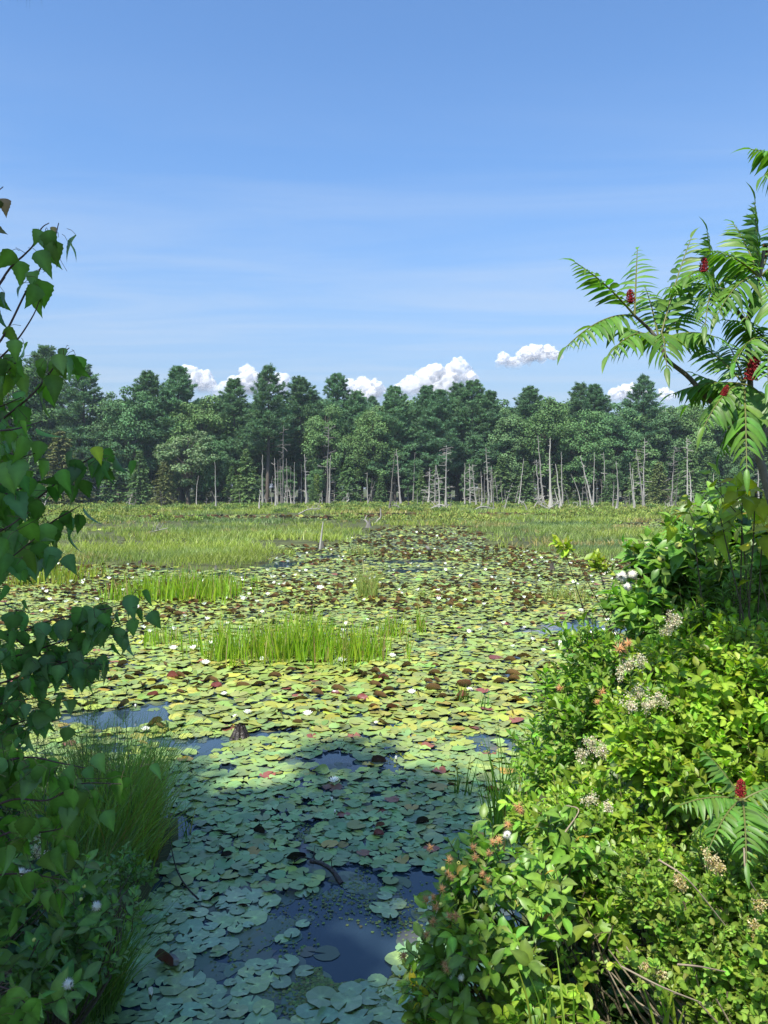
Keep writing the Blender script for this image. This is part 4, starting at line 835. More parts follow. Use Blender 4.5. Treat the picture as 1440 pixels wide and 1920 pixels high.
def panicles(e, items, depth, c=(.46, .42, .24), c2=(.60, .56, .42)):
    lo = np.array(e.location)
    for (px, py, w, h) in items:
        w *= .6; h *= .75
        p = W(px, py, depth + R_.uniform(-.08, .02)); k = depth / F; m = MB(); n = int(10 + w * h / 55)
        q = rng.normal(0, .42, (n, 3)) * np.array([w * k, w * k * .8, h * k]); m.tube([[0, 0, -h * k * .9], [0, 0, h * k * .5]], .0012, .0006, (.2, .2, .08), 4)
        for z in q: m.tube([[0, 0, z[2] - .015], z], .0007, .0005, (.22, .22, .08), 3)
        rep = 26; P = np.repeat(q, rep, 0) + rng.normal(0, .0052, (n * rep, 3)); kk = len(P); m.inst((hexv * [1, 1, 2], hexf), frames(ball(kk), ball(kk)), P, rng.uniform(.0012, .0026, kk), np.where(rng.random((kk, 1)) < .5, vary(c, kk, .1), vary(c2, kk, .1)))
        o = child(e, 'flower_panicle', m, M_pet); o.location = p - lo; o.rotation_euler = (R_.gauss(0, .3), R_.gauss(0, .4), R_.random() * 6)

YG = (.19, .285, .03); MG = (.145, .25, .032); DG = (.12, .225, .035); BG = (.175, .27, .03)
# --- right bank, far to near
RG = 'shrubs on the right bank'
e = shrub('buttonbush', 'dark buttonbush with round cream flower balls at the top of the right bank', 'shrub', (2.0, 4.2, .3),
      [(blob(1290, 1070, 3.3, 85, 70, .4), 150), (blob(1390, 1010, 3.3, 70, 70, .4), 110), (blob(1215, 1150, 3.3, 50, 60, .3), 60), (blob(1350, 1150, 3.2, 110, 80, .4), 150), (blob(1215, 1080, 3.3, 40, 30, .2), 30)], T_butt, .098, 8, .18, DG, mat=M_gloss, group=RG, r0=.003, flat=False, ang=1.1)
heads(e, [(1166, 1082), (1186, 1078), (1177, 1101)], 3.0, H_white, .026); heads(e, [(1272, 1023), (1351, 1024), (1330, 1050), (1240, 1048)], 3.0, H_bud, .02); heads(e, [(1178, 1208), (1162, 1218), (1375, 1190)], 2.9, H_brown, .030)
e = shrub('vine', 'vine with yellow green heart leaves over the top of the right bushes', 'vine', (1.5, 2.75, .6),
      [(blob(1385, 930, 2.6, 45, 24, .15), 7), (blob(1330, 985, 2.7, 60, 30, .2), 12), (blob(1425, 1085, 2.4, 28, 32, .15), 3), (blob(1420, 990, 2.7, 30, 40, .2), 8)], T_birch, .085, 4, .16, (.24, .30, .02), group=RG, ang=1.3, r0=.0018, yellow=.25, nstem=2)
e = shrub('alder_shrub', 'mid green shrub with small shoots reaching left over the pads', 'shrub', (1.75, 5.2, .2),
      [(blob(1130, 1265, 3.9, 70, 60, .4), 120), (blob(1070, 1330, 4.0, 60, 60, .4), 110), (blob(1175, 1330, 3.8, 80, 70, .4), 120), (blob(1090, 1205, 4.0, 50, 25, .3), 30), (blob(1030, 1440, 4.2, 60, 70, .4), 110), (blob(1120, 1430, 3.9, 90, 90, .4), 160)], T_oval, .062, 10, .17, MG, group=RG, r0=.0025)
heads(e, [(1120, 1318), (1145, 1180), (1130, 1298), (1050, 1290)], 3.6, H_brown, .03, .1)
e = shrub('spindly_shoot', 'arching shoot with yellow tip leaves reaching left across the far pads', 'shrub', (1.9, 5.0, .4),
      [(blob(1060, 1027, 4.6, 16, 8, .05), 4), (blob(1090, 1045, 4.6, 22, 10, .05), 7), (blob(1130, 1065, 4.5, 22, 14, .1), 9)], T_small, .07, 8, .12, (.21, .27, .03), group=RG, nstem=1)
panel = [(1262, 1162, 34, 22), (1255, 1178, 14, 20), (1180, 1248, 16, 26), (1165, 1260, 14, 18), (1200, 1240, 16, 22), (1195, 1305, 40, 34), (1215, 1322, 20, 26), (1235, 1308, 20, 22), (1110, 1398, 34, 26), (1092, 1412, 18, 20), (1130, 1410, 14, 16), (1185, 1325, 16, 14)]
e = shrub('meadowsweet_shrub', 'bright yellow green meadowsweet with cream flower plumes in the middle of the bank', 'shrub', (1.35, 2.9, .5),
      [(blob(1290, 1290, 2.6, 110, 70, .35), 260), (blob(1400, 1300, 2.5, 70, 100, .35), 200), (blob(1250, 1400, 2.5, 110, 80, .35), 260), (blob(1380, 1430, 2.4, 90, 80, .35), 200), (blob(1340, 1210, 2.7, 80, 40, .3), 110)], T_oval, .046, 12, .14, YG, group=RG)
panicles(e, panel, 2.35)
e = shrub('willow_herb', 'feathery narrow leaved plant behind the meadowsweet at right', 'plant', (1.5, 3.3, .4),
      [(blob(1350, 1150, 2.85, 40, 50, .1), 26), (blob(1385, 1110, 2.85, 30, 40, .1), 16), (blob(1310, 1180, 2.85, 30, 40, .1), 14)], T_narrow, .055, 26, .24, (.13, .22, .04), group=RG, out=(0, 0, 1.2), jit=.2, ang=1.2)
e = shrub('leafy_shrub', 'bright leafy shrub in front of the flag leaves on the right bank', 'shrub', (.95, 2.7, .4),
      [(blob(1110, 1530, 2.5, 70, 60, .3), 170), (blob(1180, 1560, 2.4, 90, 80, .3), 220), (blob(1100, 1610, 2.4, 70, 70, .3), 160), (blob(1010, 1545, 2.8, 50, 40, .3), 80), (blob(1290, 1560, 2.4, 80, 60, .3), 150)], T_oval, .043, 10, .12, BG, group=RG)
panicles(e, [(1105, 1500, 20, 16), (1140, 1515, 14, 14)], 2.2)
e = shrub('glossy_buttonbush', 'glossy buttonbush with brown starry seed heads hanging over the water', 'shrub', (.62, 2.5, .3),
      [(blob(960, 1640, 2.2, 85, 60, .22), 60), (blob(1050, 1680, 2.15, 80, 80, .25), 80), (blob(880, 1640, 2.25, 45, 40, .15), 18), (blob(880, 1730, 2.2, 60, 40, .2), 34), (blob(960, 1760, 2.1, 90, 60, .25), 70), (blob(1070, 1600, 2.2, 60, 45, .2), 40), (blob(840, 1810, 2.2, 50, 40, .2), 22)], T_butt, .060, 8, .12, (.125, .225, .03), mat=M_gloss, group=RG, ang=1.1, r0=.0022, nstem=5, ycol=(.4, .3, .05), yellow=.01)
heads(e, [(842, 1614), (840, 1637), (848, 1645), (829, 1668), (812, 1684), (800, 1688), (817, 1699), (842, 1718), (856, 1718), (811, 1728), (808, 1742), (924, 1580), (936, 1577), (918, 1600), (808, 1590), (892, 1607), (1025, 1717), (1020, 1740), (1045, 1745), (835, 1808), (838, 1818), (757, 1793), (968, 1814), (972, 1513), (975, 1521), (953, 1547), (905, 1640), (915, 1650), (888, 1590), (800, 1752)], 2.05, H_brown, .017)
heads(e, [(951, 1566), (865, 1833), (850, 1836), (932, 1671)], 2.05, H_white, .013); heads(e, [(831, 1629), (826, 1695), (848, 1678), (860, 1618), (883, 1767)], 2.05, H_bud, .008)
e = shrub('low_shrub', 'low shrub with pale bud balls trailing at the waterline bottom centre', 'shrub', (.35, 2.35, .2),
      [(blob(800, 1870, 2.3, 50, 35, .15), 34), (blob(870, 1880, 2.2, 60, 40, .2), 50), (blob(790, 1830, 2.4, 25, 20, .1), 10)], T_oval, .05, 7, .11, MG, group=RG, yellow=.04)
heads(e, [(750, 1816), (762, 1824), (772, 1822), (749, 1830), (764, 1836)], 2.15, H_bud, .006)
e = shrub('blueberry_shrub', 'dense small leaved shrub filling the lower right corner', 'shrub', (1.05, 1.95, .5),
      [(blob(1250, 1690, 1.95, 110, 60, .25), 240), (blob(1380, 1720, 1.85, 80, 90, .25), 220), (blob(1280, 1800, 1.8, 120, 60, .25), 260), (blob(1390, 1850, 1.75, 80, 80, .25), 220), (blob(1180, 1830, 1.85, 60, 50, .2), 110), (blob(1400, 1620, 1.95, 60, 50, .2), 100), (blob(1300, 1890, 1.75, 110, 40, .2), 160)], T_round, .027, 11, .10, (.155, .24, .034), group=RG, r0=.0012, stemcol=(.22, .18, .12), nstem=9)
panicles(e, [(1330, 1610, 16, 24), (1345, 1625, 12, 18), (1415, 1740, 14, 20), (1425, 1700, 14, 16), (1275, 1655, 22, 24), (1215, 1810, 20, 14), (1235, 1822, 14, 14)], 1.7, (.36, .30, .10), (.50, .42, .24))
e = shrub('round_leaf_shrub', 'shrub with larger round leaves at the bottom of the right bank', 'shrub', (.75, 2.1, .4),
      [(blob(1080, 1780, 2.1, 60, 40, .2), 40), (blob(1130, 1740, 2.05, 50, 40, .2), 40), (blob(1000, 1880, 2.0, 90, 40, .2), 46), (blob(1110, 1890, 1.95, 70, 30, .2), 40)], T_round, .045, 7, .10, BG, group=RG)
# back-filling undergrowth, leaf colour darkened as interior shade so the bank reads deep
e = shrub('undergrowth', 'undergrowth coloured dark as shade behind the leaves of the right bank', 'shrub', (1.9, 3.4, .3),
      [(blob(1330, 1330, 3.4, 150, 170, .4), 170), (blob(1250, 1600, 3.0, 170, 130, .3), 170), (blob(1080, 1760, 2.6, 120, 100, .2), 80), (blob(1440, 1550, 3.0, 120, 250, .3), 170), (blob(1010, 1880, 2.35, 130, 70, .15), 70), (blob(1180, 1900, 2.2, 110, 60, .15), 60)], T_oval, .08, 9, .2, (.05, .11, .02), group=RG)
# bare twigs over the small leaved shrub
for k, (a, b, c_, Yd, lab) in enumerate((((1165, 1812), (1240, 1850), (1315, 1880), 1.62, 'long pale bare twig lying over the lower right shrub'), ((1270, 1808), (1310, 1812), (1360, 1822), 1.62, 'short pale twig crossing the lower right shrub'), ((1235, 1612), (1290, 1650), (1360, 1735), 1.7, 'brown bare stem slanting down through the lower right shrub'),
                                          ((1395, 1590), (1400, 1640), (1430, 1690), 1.7, 'curved grey stem below the small sumac'), ((1060, 1560), (1085, 1520), (1062, 1510), 2.1, 'looping dry stem left of the bright leafy shrub'))):
    stick([W(*a, Yd), W(*b, Yd), W(*c_, Yd + .05)], .0022, .0014, lab, (.30, .24, .17), 'bare_twig', cat='twig')
# flag blades at the bottom
for (px, lab) in ((1010, 'few broad grass blades at the bottom of the right bank'), (1090, 'single upright grass blade right of the broad blades'), (1270, 'light tufted grass blades at the bottom right corner')):
    p = W(px, 1960, 1.75); m = MB(); n = {1010: 7, 1090: 3, 1270: 9}[px]; P = rng.normal(0, .02, (n, 3)) * [1.5, 1, 0]; blades(m, P, rng.uniform(.12, .25, n), rng.uniform(.006, .010, n), vary((.17, .27, .03), n, .12), .15, .25, 6)
    me = m.mesh('grass_blades'); me.materials.append(M_grass); o = link('grass_blades', me); o.location = p; tag(o, lab, 'grass')

# --- sumac
def frond(leaves, st, a, b, arch, n=11, ll=.10, droop=.35, col=(.085, .18, .026), roll=0.0, w=1.0):
    a = np.array(a); b = np.array(b); L_ = np.linalg.norm(b - a); m = (a + b) / 2 + np.array([0, 0, arch * L_]); t = np.linspace(0, 1, 14)[:, None]; c = (1 - t) ** 2 * a + 2 * t * (1 - t) * m + t * t * b
    st.tube(c, .0035, .0012, (.16, .17, .05), 5)
    n = n + 3; droop = droop * .75; u_ = np.linspace(.14, .97, n); idx = u_ * 13; i0 = np.minimum(idx.astype(int), 12); fr = (idx - i0)[:, None]; P = c[i0] * (1 - fr) + c[i0 + 1] * fr; tg = nrm(c[i0 + 1] - c[i0])
    up = np.array([0, 0, 1.0]) + 0 * tg; up = nrm(up - tg * np.sum(up * tg, -1, keepdims=True)); sd = np.cross(tg, up); cr, sr = math.cos(roll), math.sin(roll); up, sd = up * cr + sd * sr, sd * cr - up * sr
    sz = ll * np.sin(np.clip(u_ * 1.05, 0, 1) * math.pi * .78 + .42) * rng.uniform(.9, 1.1, n)
    for s in (-1, 1):
        D = nrm(sd * s + tg * .42 - np.array([0, 0, 1]) * droop + rng.normal(0, .14, (n, 3))); nn = nrm(up + sd * s * droop * .6 + rng.normal(0, .12, (n, 3)))
        leaves.append((T_lance, P, D, nn, sz * w, vary(col, n, .12, .08)))
    leaves.append((T_lance, c[-1:], nrm(tg[-1:]), up[-1:], np.array([ll * .75]), vary(col, 1, .1)))
def cone_mesh(seed):
    rs = np.random.RandomState(seed); m = MB(); m.tube([[0, 0, 0], [0, 0, .5], [0, 0, .95]], .16, .05, (.2, .012, .015), 8); n = 700; z = rs.rand(n); r = .24 * np.sqrt(np.clip(1 - (z * 1.02 - .3) ** 2 / .56, .02, 1)) * (1 + .22 * np.sin(z * 31 + rs.rand(n) * 1.5)); a = rs.rand(n) * 6.283
    p = np.stack([np.cos(a) * r, np.sin(a) * r, z], -1); oc = np.array([[1, 0, 0], [-1, 0, 0], [0, 1, 0], [0, -1, 0], [0, 0, 1], [0, 0, -1]], float); of = np.array([[0, 2, 4], [2, 1, 4], [1, 3, 4], [3, 0, 4], [2, 0, 5], [1, 2, 5], [3, 1, 5], [0, 3, 5]])
    m.inst((oc, of), frames(rs.normal(0, 1, (n, 3)), rs.normal(0, 1, (n, 3))), p, rs.uniform(.022, .038, n), np.clip(np.array([.22, .018, .022]) * (1 + .3 * rs.standard_normal((n, 1))), .01, 1)); me = m.mesh('seed_cone', False); me.materials.append(M_fuzz); return me
CO = [cone_mesh(1), cone_mesh(2)]
def sumac(label, root, limbs, rosettes, cones, wscale=1.0):
    root = np.array(root); e = empty('sumac', root); st = MB(); lv = []; ra = MB()
    for pts, r0, r1, c in limbs: st.tube(curve(pts, 22) - root, r0, r1, c, 9)
    for (c0, tips) in rosettes:
        for (tp, arch, droop, n, ll) in tips: frond(lv, ra, np.array(c0) - root, np.array(tp) - root, arch, n, ll, droop, roll=R_.uniform(-.25, .25))
    mb = MB(); flush(mb, lv)
    child(e, 'branches', st, M_bark); child(e, 'leaf_stalks', ra, M_leaf); child(e, 'foliage', mb, M_leaf)
    for (p, s, k) in cones:
        o = bpy.data.objects.new('seed_cone', CO[k]); COL.objects.link(o); o.parent = e; o.location = np.array(p) - root; o.scale = (s * 1.05, s * 1.05, s); o.rotation_euler = (R_.gauss(0, .12), R_.gauss(0, .12), R_.random() * 6)
    return tag(e, label, 'sumac tree')
Ys = 2.3; BKc = (.20, .165, .13)
w = lambda px, py, d=0.0: W(px, py, Ys + d)
root = w(1510, 1250); tips = []
cA = w(1236, 640); cA2 = w(1190, 592, -.05); cB = w(1340, 545, .1); cC = w(1424, 520); cD = w(1395, 720, -.1); cE = w(1400, 760, .1); cF = w(1440, 640)
ro = [
 (cA2, [(w(1078, 492, -.15), .10, .15, 12, .075), (w(1062, 650, -.25), .16, .75, 12, .085), (w(1195, 468, .2), .05, .2, 10, .07)]),
 (cA, [(w(1110, 612, .15), .15, .5, 11, .085), (w(1296, 446, .1), .08, .15, 12, .085), (w(1342, 632, -.15), .20, .75, 11, .085), (w(1290, 512, .25), .1, .3, 10, .08), (w(1140, 668, -.3), .2, .8, 10, .085), (w(1250, 690, -.35), .25, .8, 9, .085), (w(1210, 540, .2), .1, .3, 10, .075), (w(1318, 578, .2), .15, .5, 10, .08)]),
 (cB, [(w(1326, 436, .1), .05, .2, 10, .075), (w(1322, 612, -.25), .2, .8, 10, .08), (w(1250, 540, .0), .15, .5, 10, .08), (w(1420, 470, .1), .1, .3, 10, .08), (w(1400, 600, -.2), .2, .6, 9, .08), (w(1290, 520, -.2), .2, .5, 10, .08)]),
 (cC, [(w(1415, 378, .0), .0, .05, 13, .085), (w(1375, 420, .15), .1, .3, 11, .08), (w(1330, 470, -.1), .15, .5, 11, .085), (w(1500, 470, .0), .15, .4, 11, .085), (w(1345, 590, -.2), .2, .7, 11, .085), (w(1460, 620, -.2), .15, .6, 10, .085), (w(1480, 400, .2), .1, .2, 11, .08), (w(1370, 500, .2), .1, .4, 10, .08)]),
 (cD, [(w(1296, 640, .1), .12, .45, 12, .07), (w(1262, 738, .05), .14, .75, 12, .08), (w(1320, 800, -.2), .25, .8, 11, .09), (w(1400, 880, -.3), .2, .8, 10, .09), (w(1470, 800, -.2), .25, .7, 10, .09), (w(1360, 640, .2), .1, .4, 11, .08), (w(1455, 650, .1), .15, .4, 11, .09), (w(1290, 760, .1), .2, .5, 11, .07)]),
 (cE, [(w(1300, 700, .25), .1, .4, 11, .08), (w(1350, 850, .15), .2, .7, 10, .085), (w(1480, 730, .1), .2, .5, 10, .09), (w(1500, 860, .0), .2, .7, 10, .09)]),
 (cF, [(w(1360, 600, -.1), .15, .6, 10, .08), (w(1378, 680, -.25), .2, .7, 10, .085), (w(1500, 560), .1, .4, 10, .08), (w(1440, 720, -.3), .2, .8, 9, .085)]),
 (w(1500, 300), [(w(1408, 280), .05, .5, 10, .08), (w(1432, 330, -.1), .1, .7, 8, .085)])]
lim = [([root, w(1464, 1010), w(1440, 920), w(1424, 860), w(1416, 826)], .014, .011, BKc), ([w(1416, 826), w(1386, 798), w(1330, 750), w(1290, 706), w(1252, 675), w(1236, 640)], .010, .005, (.13, .105, .085)), ([w(1236, 640), w(1215, 615), cA2], .006, .004, (.10, .09, .07)),
       ([w(1416, 826), w(1408, 770), w(1406, 700), w(1402, 610), w(1412, 560), w(1424, 520), w(1432, 470)], .010, .005, (.15, .12, .095)), ([w(1402, 610), w(1375, 575), cB], .007, .004, (.10, .09, .07)), ([w(1420, 838), w(1440, 800), w(1470, 740), w(1500, 500), w(1500, 300)], .013, .006, BKc), ([w(1416, 832), w(1380, 812), w(1362, 800)], .004, .002, BKc), ([w(1470, 740), cF], .006, .004, BKc)]
sumac('staghorn sumac tree with arching fronds and dark red cones at the right edge', root, lim, ro,
      [(w(1183, 568, -.1), .040, 0), (w(1319, 510, -.1), .04, 1), (w(1408, 712, -.2), .062, 0), (w(1356, 742, -.2), .030, 1), (w(1438, 482, .1), .04, 1)])
Ys = 1.9; root = w(1440, 1760); c0 = w(1392, 1500)
sumac('small sumac sprig with one bright red cone in the right bushes', root, [([root, w(1412, 1640), w(1400, 1560), c0], .007, .004, (.22, .17, .12))],
      [(c0, [(w(1318, 1408, .05), .12, .3, 12, .062), (w(1275, 1510, -.05), .14, .45, 12, .062), (w(1330, 1590, -.15), .2, .4, 10, .062), (w(1400, 1618, -.2), .25, .3, 10, .07), (w(1480, 1470, .0), .12, .3, 11, .062), (w(1470, 1570, -.1), .2, .4, 10, .062), (w(1290, 1570, .1), .12, .4, 10, .055)])], [(w(1388, 1492, -.06), .040, 0)])

# --- left side: birch
def birch():
    Yb = 1.75; root = np.array([-2.1, .9, .55]); e = empty('birch_tree', root); st = MB(); lv = []; tw = MB()
    st.tube(curve([root, [-2.0, 1.0, 2.2], [-2.15, .9, 4.2], [-2.3, .8, 6.2]], 14) - root, .06, .02, (.45, .43, .39), 10)
    w = lambda px, py, d=0.0: W(px, py, Yb + d)
    def petleaf(P, n_, size, cl, lo=0.0):
        n = len(P); d = nrm(rng.normal(0, .35, (n, 3)) + [0, -.05, -1.0]); off = np.clip(rng.normal(0, 1, (n, 3)), -1.3, 1.3) * .022; off[:, 2] = -np.abs(off[:, 2]) * .5; B = P + off
        for a, b in zip(P, B): tw.tube([a, (a + b) / 2 + [0, 0, .004], b], .0007, .0006, (.2, .16, .07), 3)
        nn = rng.normal(0, .75, (n, 3)) + [0, -.9, .35]; lv.append((T_birch, B, d, nn, size * .97 * rng.uniform(.65, 1.15, n), vary(cl, n, .13, .07)))
    def br(pts, per, size=.062, col=(.055, .13, .035), r0=.004, jit=.02, skip=0.0, gold=0.03):
        c = curve([w(*p) for p in pts], 30) - root; tw.tube(c, r0, .0010, (.10, .06, .055), 5)
        k = int(per * (1.7 if pts[0][1] > 720 else 1.3)); idx = np.sort(rng.uniform(skip * 29, 29, k)); i0 = np.minimum(idx.astype(int), 28); P = c[i0] + (c[i0 + 1] - c[i0]) * (idx - i0)[:, None] + rng.normal(0, jit, (k, 3)) * [1, 1, .6]
        petleaf(P, k, size, col); 
        for q in range(k // 3):
            s = P[R_.randrange(k)]; tw.tube([s, s + rng.normal(0, .03, 3)], .0008, .0005, (.10, .06, .055), 3)
    # connecting limbs from the trunk
    tr = lambda z: np.array([-2.05, .98, z])
    for tgt, z in (((-60, 690), 3.0), ((-60, 900), 2.5), ((-60, 1150), 2.0), ((-60, 1500), 1.4), ((-60, 420), 3.6), ((-60, 1040), 2.2)):
        p = w(*tgt); st.tube(curve([tr(z - .1), (tr(z) + p) / 2 + [0, 0, .1], p], 10) - root, .012, .005, (.13, .10, .09), 6)
    U = (.10, .20, .04)
    br([(-60, 690), (0, 640), (50, 545), (72, 510), (100, 455), (110, 418)], 9, .062, U, .003, .008, .35)
    br([(-60, 640), (10, 515), (45, 478), (62, 460), (78, 428), (92, 418)], 5, .058, U, .003, .008, .3)
    br([(-60, 720), (-10, 680), (30, 640), (62, 592), (75, 560)], 8, .062, U, .003, .01, .2)
    br([(-60, 600), (-20, 560), (10, 520)], 8, .065, (.055, .13, .035), .003, .02)
    br([(-70, 420), (-20, 372), (6, 350)], 4, .045, (.10, .10, .05), .002, .01)
    br([(-60, 850), (0, 790), (60, 740), (100, 690), (122, 660), (130, 652)], 12, .062, U, .003, .012, .0)
    br([(-60, 760), (0, 710), (30, 680)], 10, .06, DG, .003, .02)
    for (a, b, n_) in (((-60, 800), (80, 790), 12), ((-60, 860), (65, 850), 15), ((-60, 930), (75, 900), 15), ((-60, 1010), (55, 960), 16), ((-60, 1080), (65, 1010), 14), ((-60, 760), (40, 745), 9), ((-60, 980), (95, 985), 11), ((-60, 840), (30, 900), 12), ((-60, 900), (20, 1010), 13)):
        br([a, ((a[0] + b[0]) / 2, (a[1] + b[1]) / 2 + 12, R_.uniform(-.2, .2)), (b[0], b[1], R_.uniform(-.25, .15))], n_, .062, R_.choice([(.09, .20, .055), (.11, .23, .045), (.08, .19, .065)]), .003, .03)
    br([(-60, 1060), (0, 985), (70, 935), (130, 885), (165, 862), (195, 845)], 15, .060, (.06, .14, .035), .003, .014, .25); 
    br([(-40, 1075), (40, 1040), (90, 985), (130, 960), (150, 948)], 12, .060, (.055, .13, .03), .003, .012, .2)
    # the long low spray over the pond
    for (pts, n_) in (([(-60, 1190), (20, 1190), (90, 1165), (150, 1150), (205, 1140), (250, 1128)], 34), ([(-60, 1240), (30, 1230), (110, 1205), (180, 1185), (240, 1165)], 34), ([(-60, 1300), (20, 1275), (90, 1250), (150, 1235), (190, 1230)], 32), ([(-60, 1340), (0, 1320), (60, 1310), (100, 1300)], 24), ([(-60, 1130), (0, 1135), (30, 1130)], 12), ([(-60, 1390), (0, 1370), (50, 1350), (85, 1345)], 18), ([(20, 1190), (60, 1220), (110, 1240), (150, 1250)], 16)):
        br([(p[0], p[1], .12) for p in pts], n_, .056, (.085, .18, .06), .003, .024)
    # low branch by the sedge
    for (pts, n_) in (([(-60, 1480), (10, 1430), (60, 1420), (110, 1430), (160, 1440)], 16), ([(-60, 1540), (20, 1500), (90, 1500), (150, 1470), (230, 1470)], 22), ([(-60, 1600), (20, 1560), (80, 1560), (130, 1550)], 26), ([(-60, 1440), (0, 1430), (30, 1420)], 14), ([(-60, 1660), (0, 1640), (60, 1640), (120, 1650)], 18), ([(-60, 1880), (0, 1850), (60, 1890)], 12)):
        br([(p[0], p[1], -.1) for p in pts], n_, .062, (.095, .19, .04), .003, .03)
    mb = MB(); flush(mb, lv); child(e, 'trunk_and_limbs', st, M_bark); child(e, 'twigs', tw, M_bark); child(e, 'foliage', mb, M_leaf)
    # a few leaves set apart; the yellow one has sun glow in its colour
    def one(px, py, d, s, col, nm, lab, dd=(0.1, -.1, -1), nn=(.3, -1, .3)):
        m = MB(); m.inst(T_birch, frames(np.array([dd], float), np.array([nn], float)), [w(px, py, d) - root], np.array([s]), np.array([col])); o = child(e, nm, m, M_leaf); o['label'] = lab
    one(176, 838, -.1, .042, (.36, .40, .02), 'leaf', 'yellow green leaf with a sunlit glow in its colour', (.5, -.1, -.8), (.2, -.6, 1)); one(196, 868, -.1, .055, (.06, .14, .06), 'leaf', 'blue green drooping leaf beside the yellow one', (.15, 0, -1), (-.8, -.5, .4))
    one(8, 372, 0, .04, (.22, .13, .10), 'leaf', 'withered pinkish leaf at the left edge'); one(100, 425, 0, .02, (.30, .20, .10), 'leaf', 'curled brown leaf at the top twig')
    tag(e, 'young birch with dark hanging heart shaped leaves at the left edge', 'birch tree')
birch()

# --- left bank plants
LG = 'plants on the left bank'
def tussock(loc, n, r, h, wd, col, label, lean=.35, bend=.9, dead=.15, name='sedge_tussock', fine=7):
    m = MB(); a = rng.random(n) * 6.283; q = np.sqrt(rng.random(n)) * r; P = np.stack([np.cos(a) * q, np.sin(a) * q, np.zeros(n)], -1); c = vary(col, n, .18, .08); d_ = rng.random(n) < dead; c[d_] = vary((.20, .13, .05), int(d_.sum()), .2)
    D = nrm(P + rng.normal(0, r * .5, (n, 3)) * [1, 1, 0]); blades(m, P, (.30 + .85 * rng.random(n) ** 1.3) * h, rng.uniform(.6, 1.2, n) * wd, c, lean, bend, fine, dirs=D)
    me = m.mesh(name); me.materials.append(M_grass); o = link(name, me); o.location = loc; return tag(o, label, 'sedge', LG)
gp = G(265, 1640); tussock((gp[0] - .22, gp[1] + .1, 0), 1000, .28, .78, .006, (.21, .30, .06), 'arching sedge tussock with rusty base at the water edge on the left', .22, .75, .2)
gp = G(150, 1640); tussock((gp[0], gp[1] + .2, .1), 1500, .4, .8, .006, (.18, .28, .06), 'upright sedge tussock behind the birch leaves', .2, .5, .05)
gp = G(190, 1560); tussock((gp[0], gp[1] + .2, .05), 900, .35, .75, .006, (.18, .28, .06), 'tall fine sedge further back on the left bank', .15, .4, .05)
gp = G(180, 1900); tussock((gp[0] - .1, gp[1], .05), 1100, .22, .5, .006, (.12, .20, .05), 'dark fine grass at the bottom of the left bank', .25, .5, .05)
gp = G(60, 1800); tussock((gp[0], gp[1] + .2, .1), 900, .35, .6, .006, (.12, .20, .05), 'shaded grass behind the left buttonbush', .3, .6, .08)
# airy weeds
for (px, py, top, n_, lab) in ((150, 1600, 1300, 9, 'airy tall weed with fine leaves behind the left spray'), (195, 1590, 1350, 8, 'airy weed with tiny seeds right of the tallest one'), (110, 1590, 1400, 7, 'feathery weed at the far left of the bank'), (215, 1640, 1310, 5, 'thin bare stalks standing before the open water')):
    gp = G(px, py); hh = (py - top) * gp[1] / F; e = empty('tall_weed', (gp[0], gp[1], .02)); st = MB(); lv = []
    for s in range(n_):
        b = rng.normal(0, .10, 3) * [1, 1, 0]; tp = b + np.array([R_.gauss(0, .10), R_.gauss(0, .08), hh * R_.uniform(.75, 1.0)]); c = curve([b, (b + tp) / 2 + rng.normal(0, .02, 3), tp], 12); st.tube(c, .0028, .001, (.10, .12, .045), 4)
        for q in range(20 if n_ > 5 else 5):
            i0 = R_.randint(3, 11); spray(lv, st, c[i0], nrm(np.array([R_.gauss(0, .7), R_.gauss(0, .7), .8])), R_.uniform(.07, .16), 16, .028, lambda k: vary((.17, .24, .06), k, .15), T_narrow, 1.0, r0=.0008)
    mb = MB(); flush(mb, lv); child(e, 'stems', st, M_bark); child(e, 'foliage', mb, M_leaf); tag(e, lab, 'plant', LG)
e = shrub('buttonbush', 'shaded buttonbush with white flower balls at the lower left corner', 'shrub', (-1.6, 2.3, .3),
      [(blob(60, 1690, 2.2, 75, 60, .25), 60), (blob(40, 1800, 2.1, 80, 70, .25), 70), (blob(140, 1730, 2.4, 50, 50, .25), 40), (blob(110, 1840, 2.2, 50, 50, .2), 34), (blob(40, 1900, 2.0, 90, 40, .25), 40), (blob(20, 1610, 2.3, 60, 40, .2), 40)], T_butt, .068, 8, .14, (.10, .19, .04), group=LG, out=(.3, -.3, .5), ang=1.1, r0=.0022)
heads(e, [(38, 1636), (52, 1638), (181, 1699), (128, 1845)], 2.0, H_white, .016); heads(e, [(130, 1667), (158, 1662), (152, 1686), (64, 1762)], 2.0, H_bud, .007)
panicles(e, [(73, 1560, 8, 26), (72, 1595, 16, 14)], 1.9, (.40, .42, .28), (.55, .55, .42))
e = shrub('low_herb', 'low leafy herbs between the left grass and the water', 'plant', (-1.35, 3.0, .1),
      [(blob(200, 1720, 3.0, 60, 40, .2), 50), (blob(240, 1640, 3.9, 50, 30, .2), 40), (blob(180, 1800, 2.8, 50, 40, .2), 34)], T_oval, .05, 8, .12, (.10, .19, .05), group=LG, out=(.2, -.2, .6))
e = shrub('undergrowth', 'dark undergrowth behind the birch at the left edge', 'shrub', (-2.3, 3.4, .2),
      [(blob(-20, 1560, 3.2, 120, 160, .4), 160), (blob(-20, 1800, 2.9, 110, 130, .3), 110)], T_oval, .08, 9, .2, (.035, .08, .025), group=LG)

